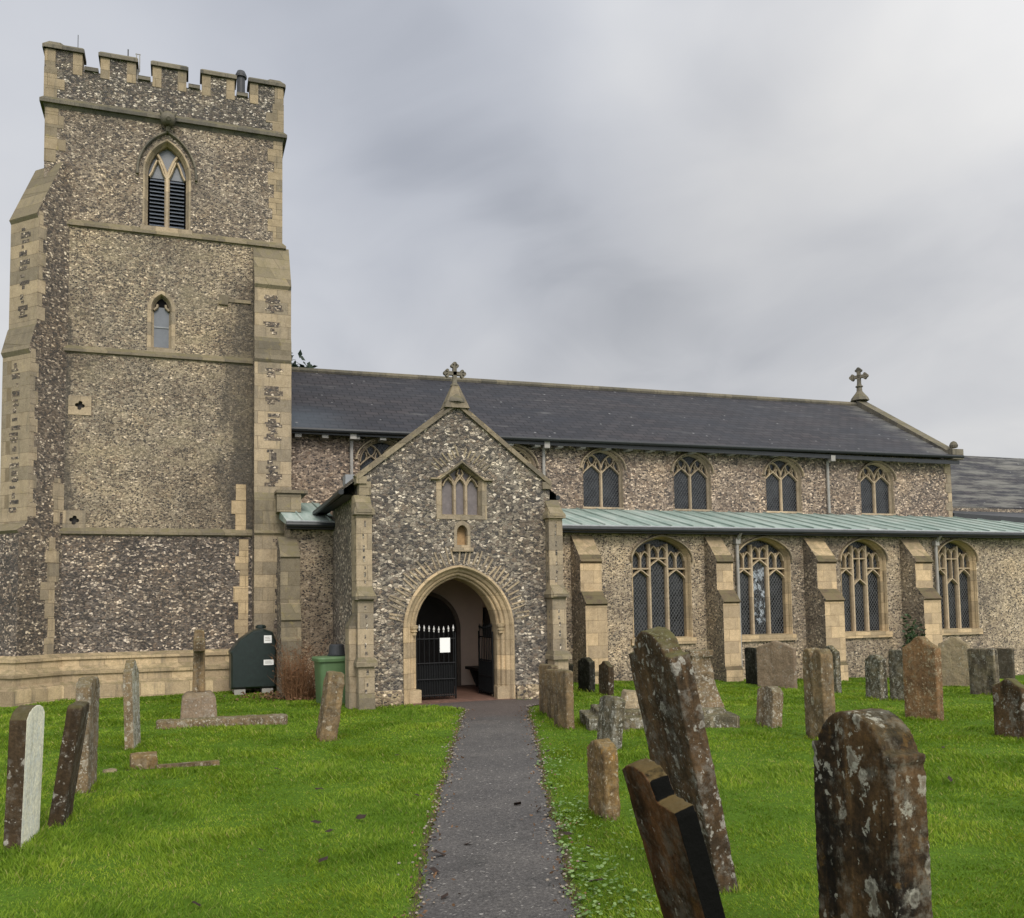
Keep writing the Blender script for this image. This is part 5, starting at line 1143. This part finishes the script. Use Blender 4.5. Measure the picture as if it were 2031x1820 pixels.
# fallen leaves one can point at, clover at the path edge, pebbles
M['deadleaf'] = simple('dark_dead_leaf', (.028, .017, .012), .7, .25, .4, 20)
lm = MB(); lm.quad([(-.045, 0, .006), (-.015, -.026, .012), (.03, -.018, .004), (.052, .004, .018), (.02, .026, .01), (-.02, .022, .02)])
lf0 = None
spots = [(.60, 7.46), (1.18, 7.88), (1.0, 7.0), (1.51, 8.28), (1.11, 8.23), (1.06, 11.08), (7.43, 7.53), (8.94, 9.15), (4.0, 4.6), (2.15, 7.1), (3.0, 8.3), (2.95, 7.0), (2.75, 6.2), (1.85, 6.9), (2.62, 5.75), (1.62, 5.9), (5.3, 9.3), (6.6, 8.6), (.1, 6.3), (1.35, 9.7), (2.55, 11.5), (4.4, 11.0), (7.9, 6.9), (3.1, 8.0), (2.95, 6.55), (1.95, 7.4), (1.7, 6.5), (2.2, 9.0)]
for i, (x, y) in enumerate(spots):
    o = lm.build('fallen_leaf', M['deadleaf']) if lf0 is None else lf0.copy()
    if lf0 is None: lf0 = o
    else: COL.objects.link(o)
    ong = path_side(np.array([x]), np.array([y]))[0] > 0
    o.location = (x, y, (.045 if ong else .024)); o.rotation_euler = (random.gauss(0, .25), random.gauss(0, .25), random.uniform(0, 6.28)); s = random.uniform(.7, 1.25); o.scale = (s, s, s)
    tag(o, 'small dark dead leaf fallen on the ' + ('grass' if ong else 'path'), 'leaf', 'fallen leaves on the grass' if ong else 'fallen leaves on the path')
def edge_stuff():
    cl = MB(); pb = MB(); lt2 = MB()
    for i in range(2300):
        y = 3.2 + 8.5 * random.random() ** 1.6; xr = float(np.interp(y, ER[:, 1], ER[:, 0])); off = abs(random.gauss(.0, .30)) - .02; x = xr + off
        if smooth_noise(np.array([x]), np.array([y]), .35, 21)[0] < .5 and random.random() < .8: continue
        z = .010 + random.uniform(0, .035); a = random.uniform(0, 6.28); s = random.uniform(.008, .017)
        tl = Vector((random.gauss(0, .3), random.gauss(0, .3), 1)).normalized(); u = tl.cross(Vector((math.cos(a), math.sin(a), 0))).normalized(); v = tl.cross(u); c = Vector((x, y, z))
        cl.quad([c + s * (u * math.cos(k) + v * math.sin(k)) for k in (0, 1.05, 2.1, 3.14, 4.2, 5.24)])
    for side in (EL, ER):
        sg = -1 if side is EL else 1
        for i in range(260):
            y = random.uniform(3.2, 16.5); xe = float(np.interp(y, side[:, 1], side[:, 0])) + sg * random.gauss(.01, .06); r = random.uniform(.006, .016); c = Vector((xe, y, .018))
            pb.lathe([(r * .3, -r * .4), (r, 0), (r * .7, r * .5), (r * .1, r * .7)], c, 5)
        for i in range(420):
            y = 3.2 + 13 * random.random() ** 1.3; xe = float(np.interp(y, side[:, 1], side[:, 0])) + sg * random.gauss(-.02, .09); leaf(lt2, (xe, y, .030 + random.uniform(0, .015)), random.uniform(.008, .022))
    for mb_, nm, mt, lb, ct in ((cl, 'clover', M['ivy'], 'small pale green clover leaves spreading along the right path edge', 'clover'), (pb, 'gravel', simple('grit_stones', (.24, .21, .17), .9, .2, .5, 30), 'loose grit and pebbles along both path edges', 'gravel'), (lt2, 'leaf_debris', M['dryleaf'], 'tiny brown leaf debris along both path edges', 'leaf debris')):
        o = mb_.build(nm, mt); o['kind'] = 'stuff'; tag(o, lb, ct)
edge_stuff()
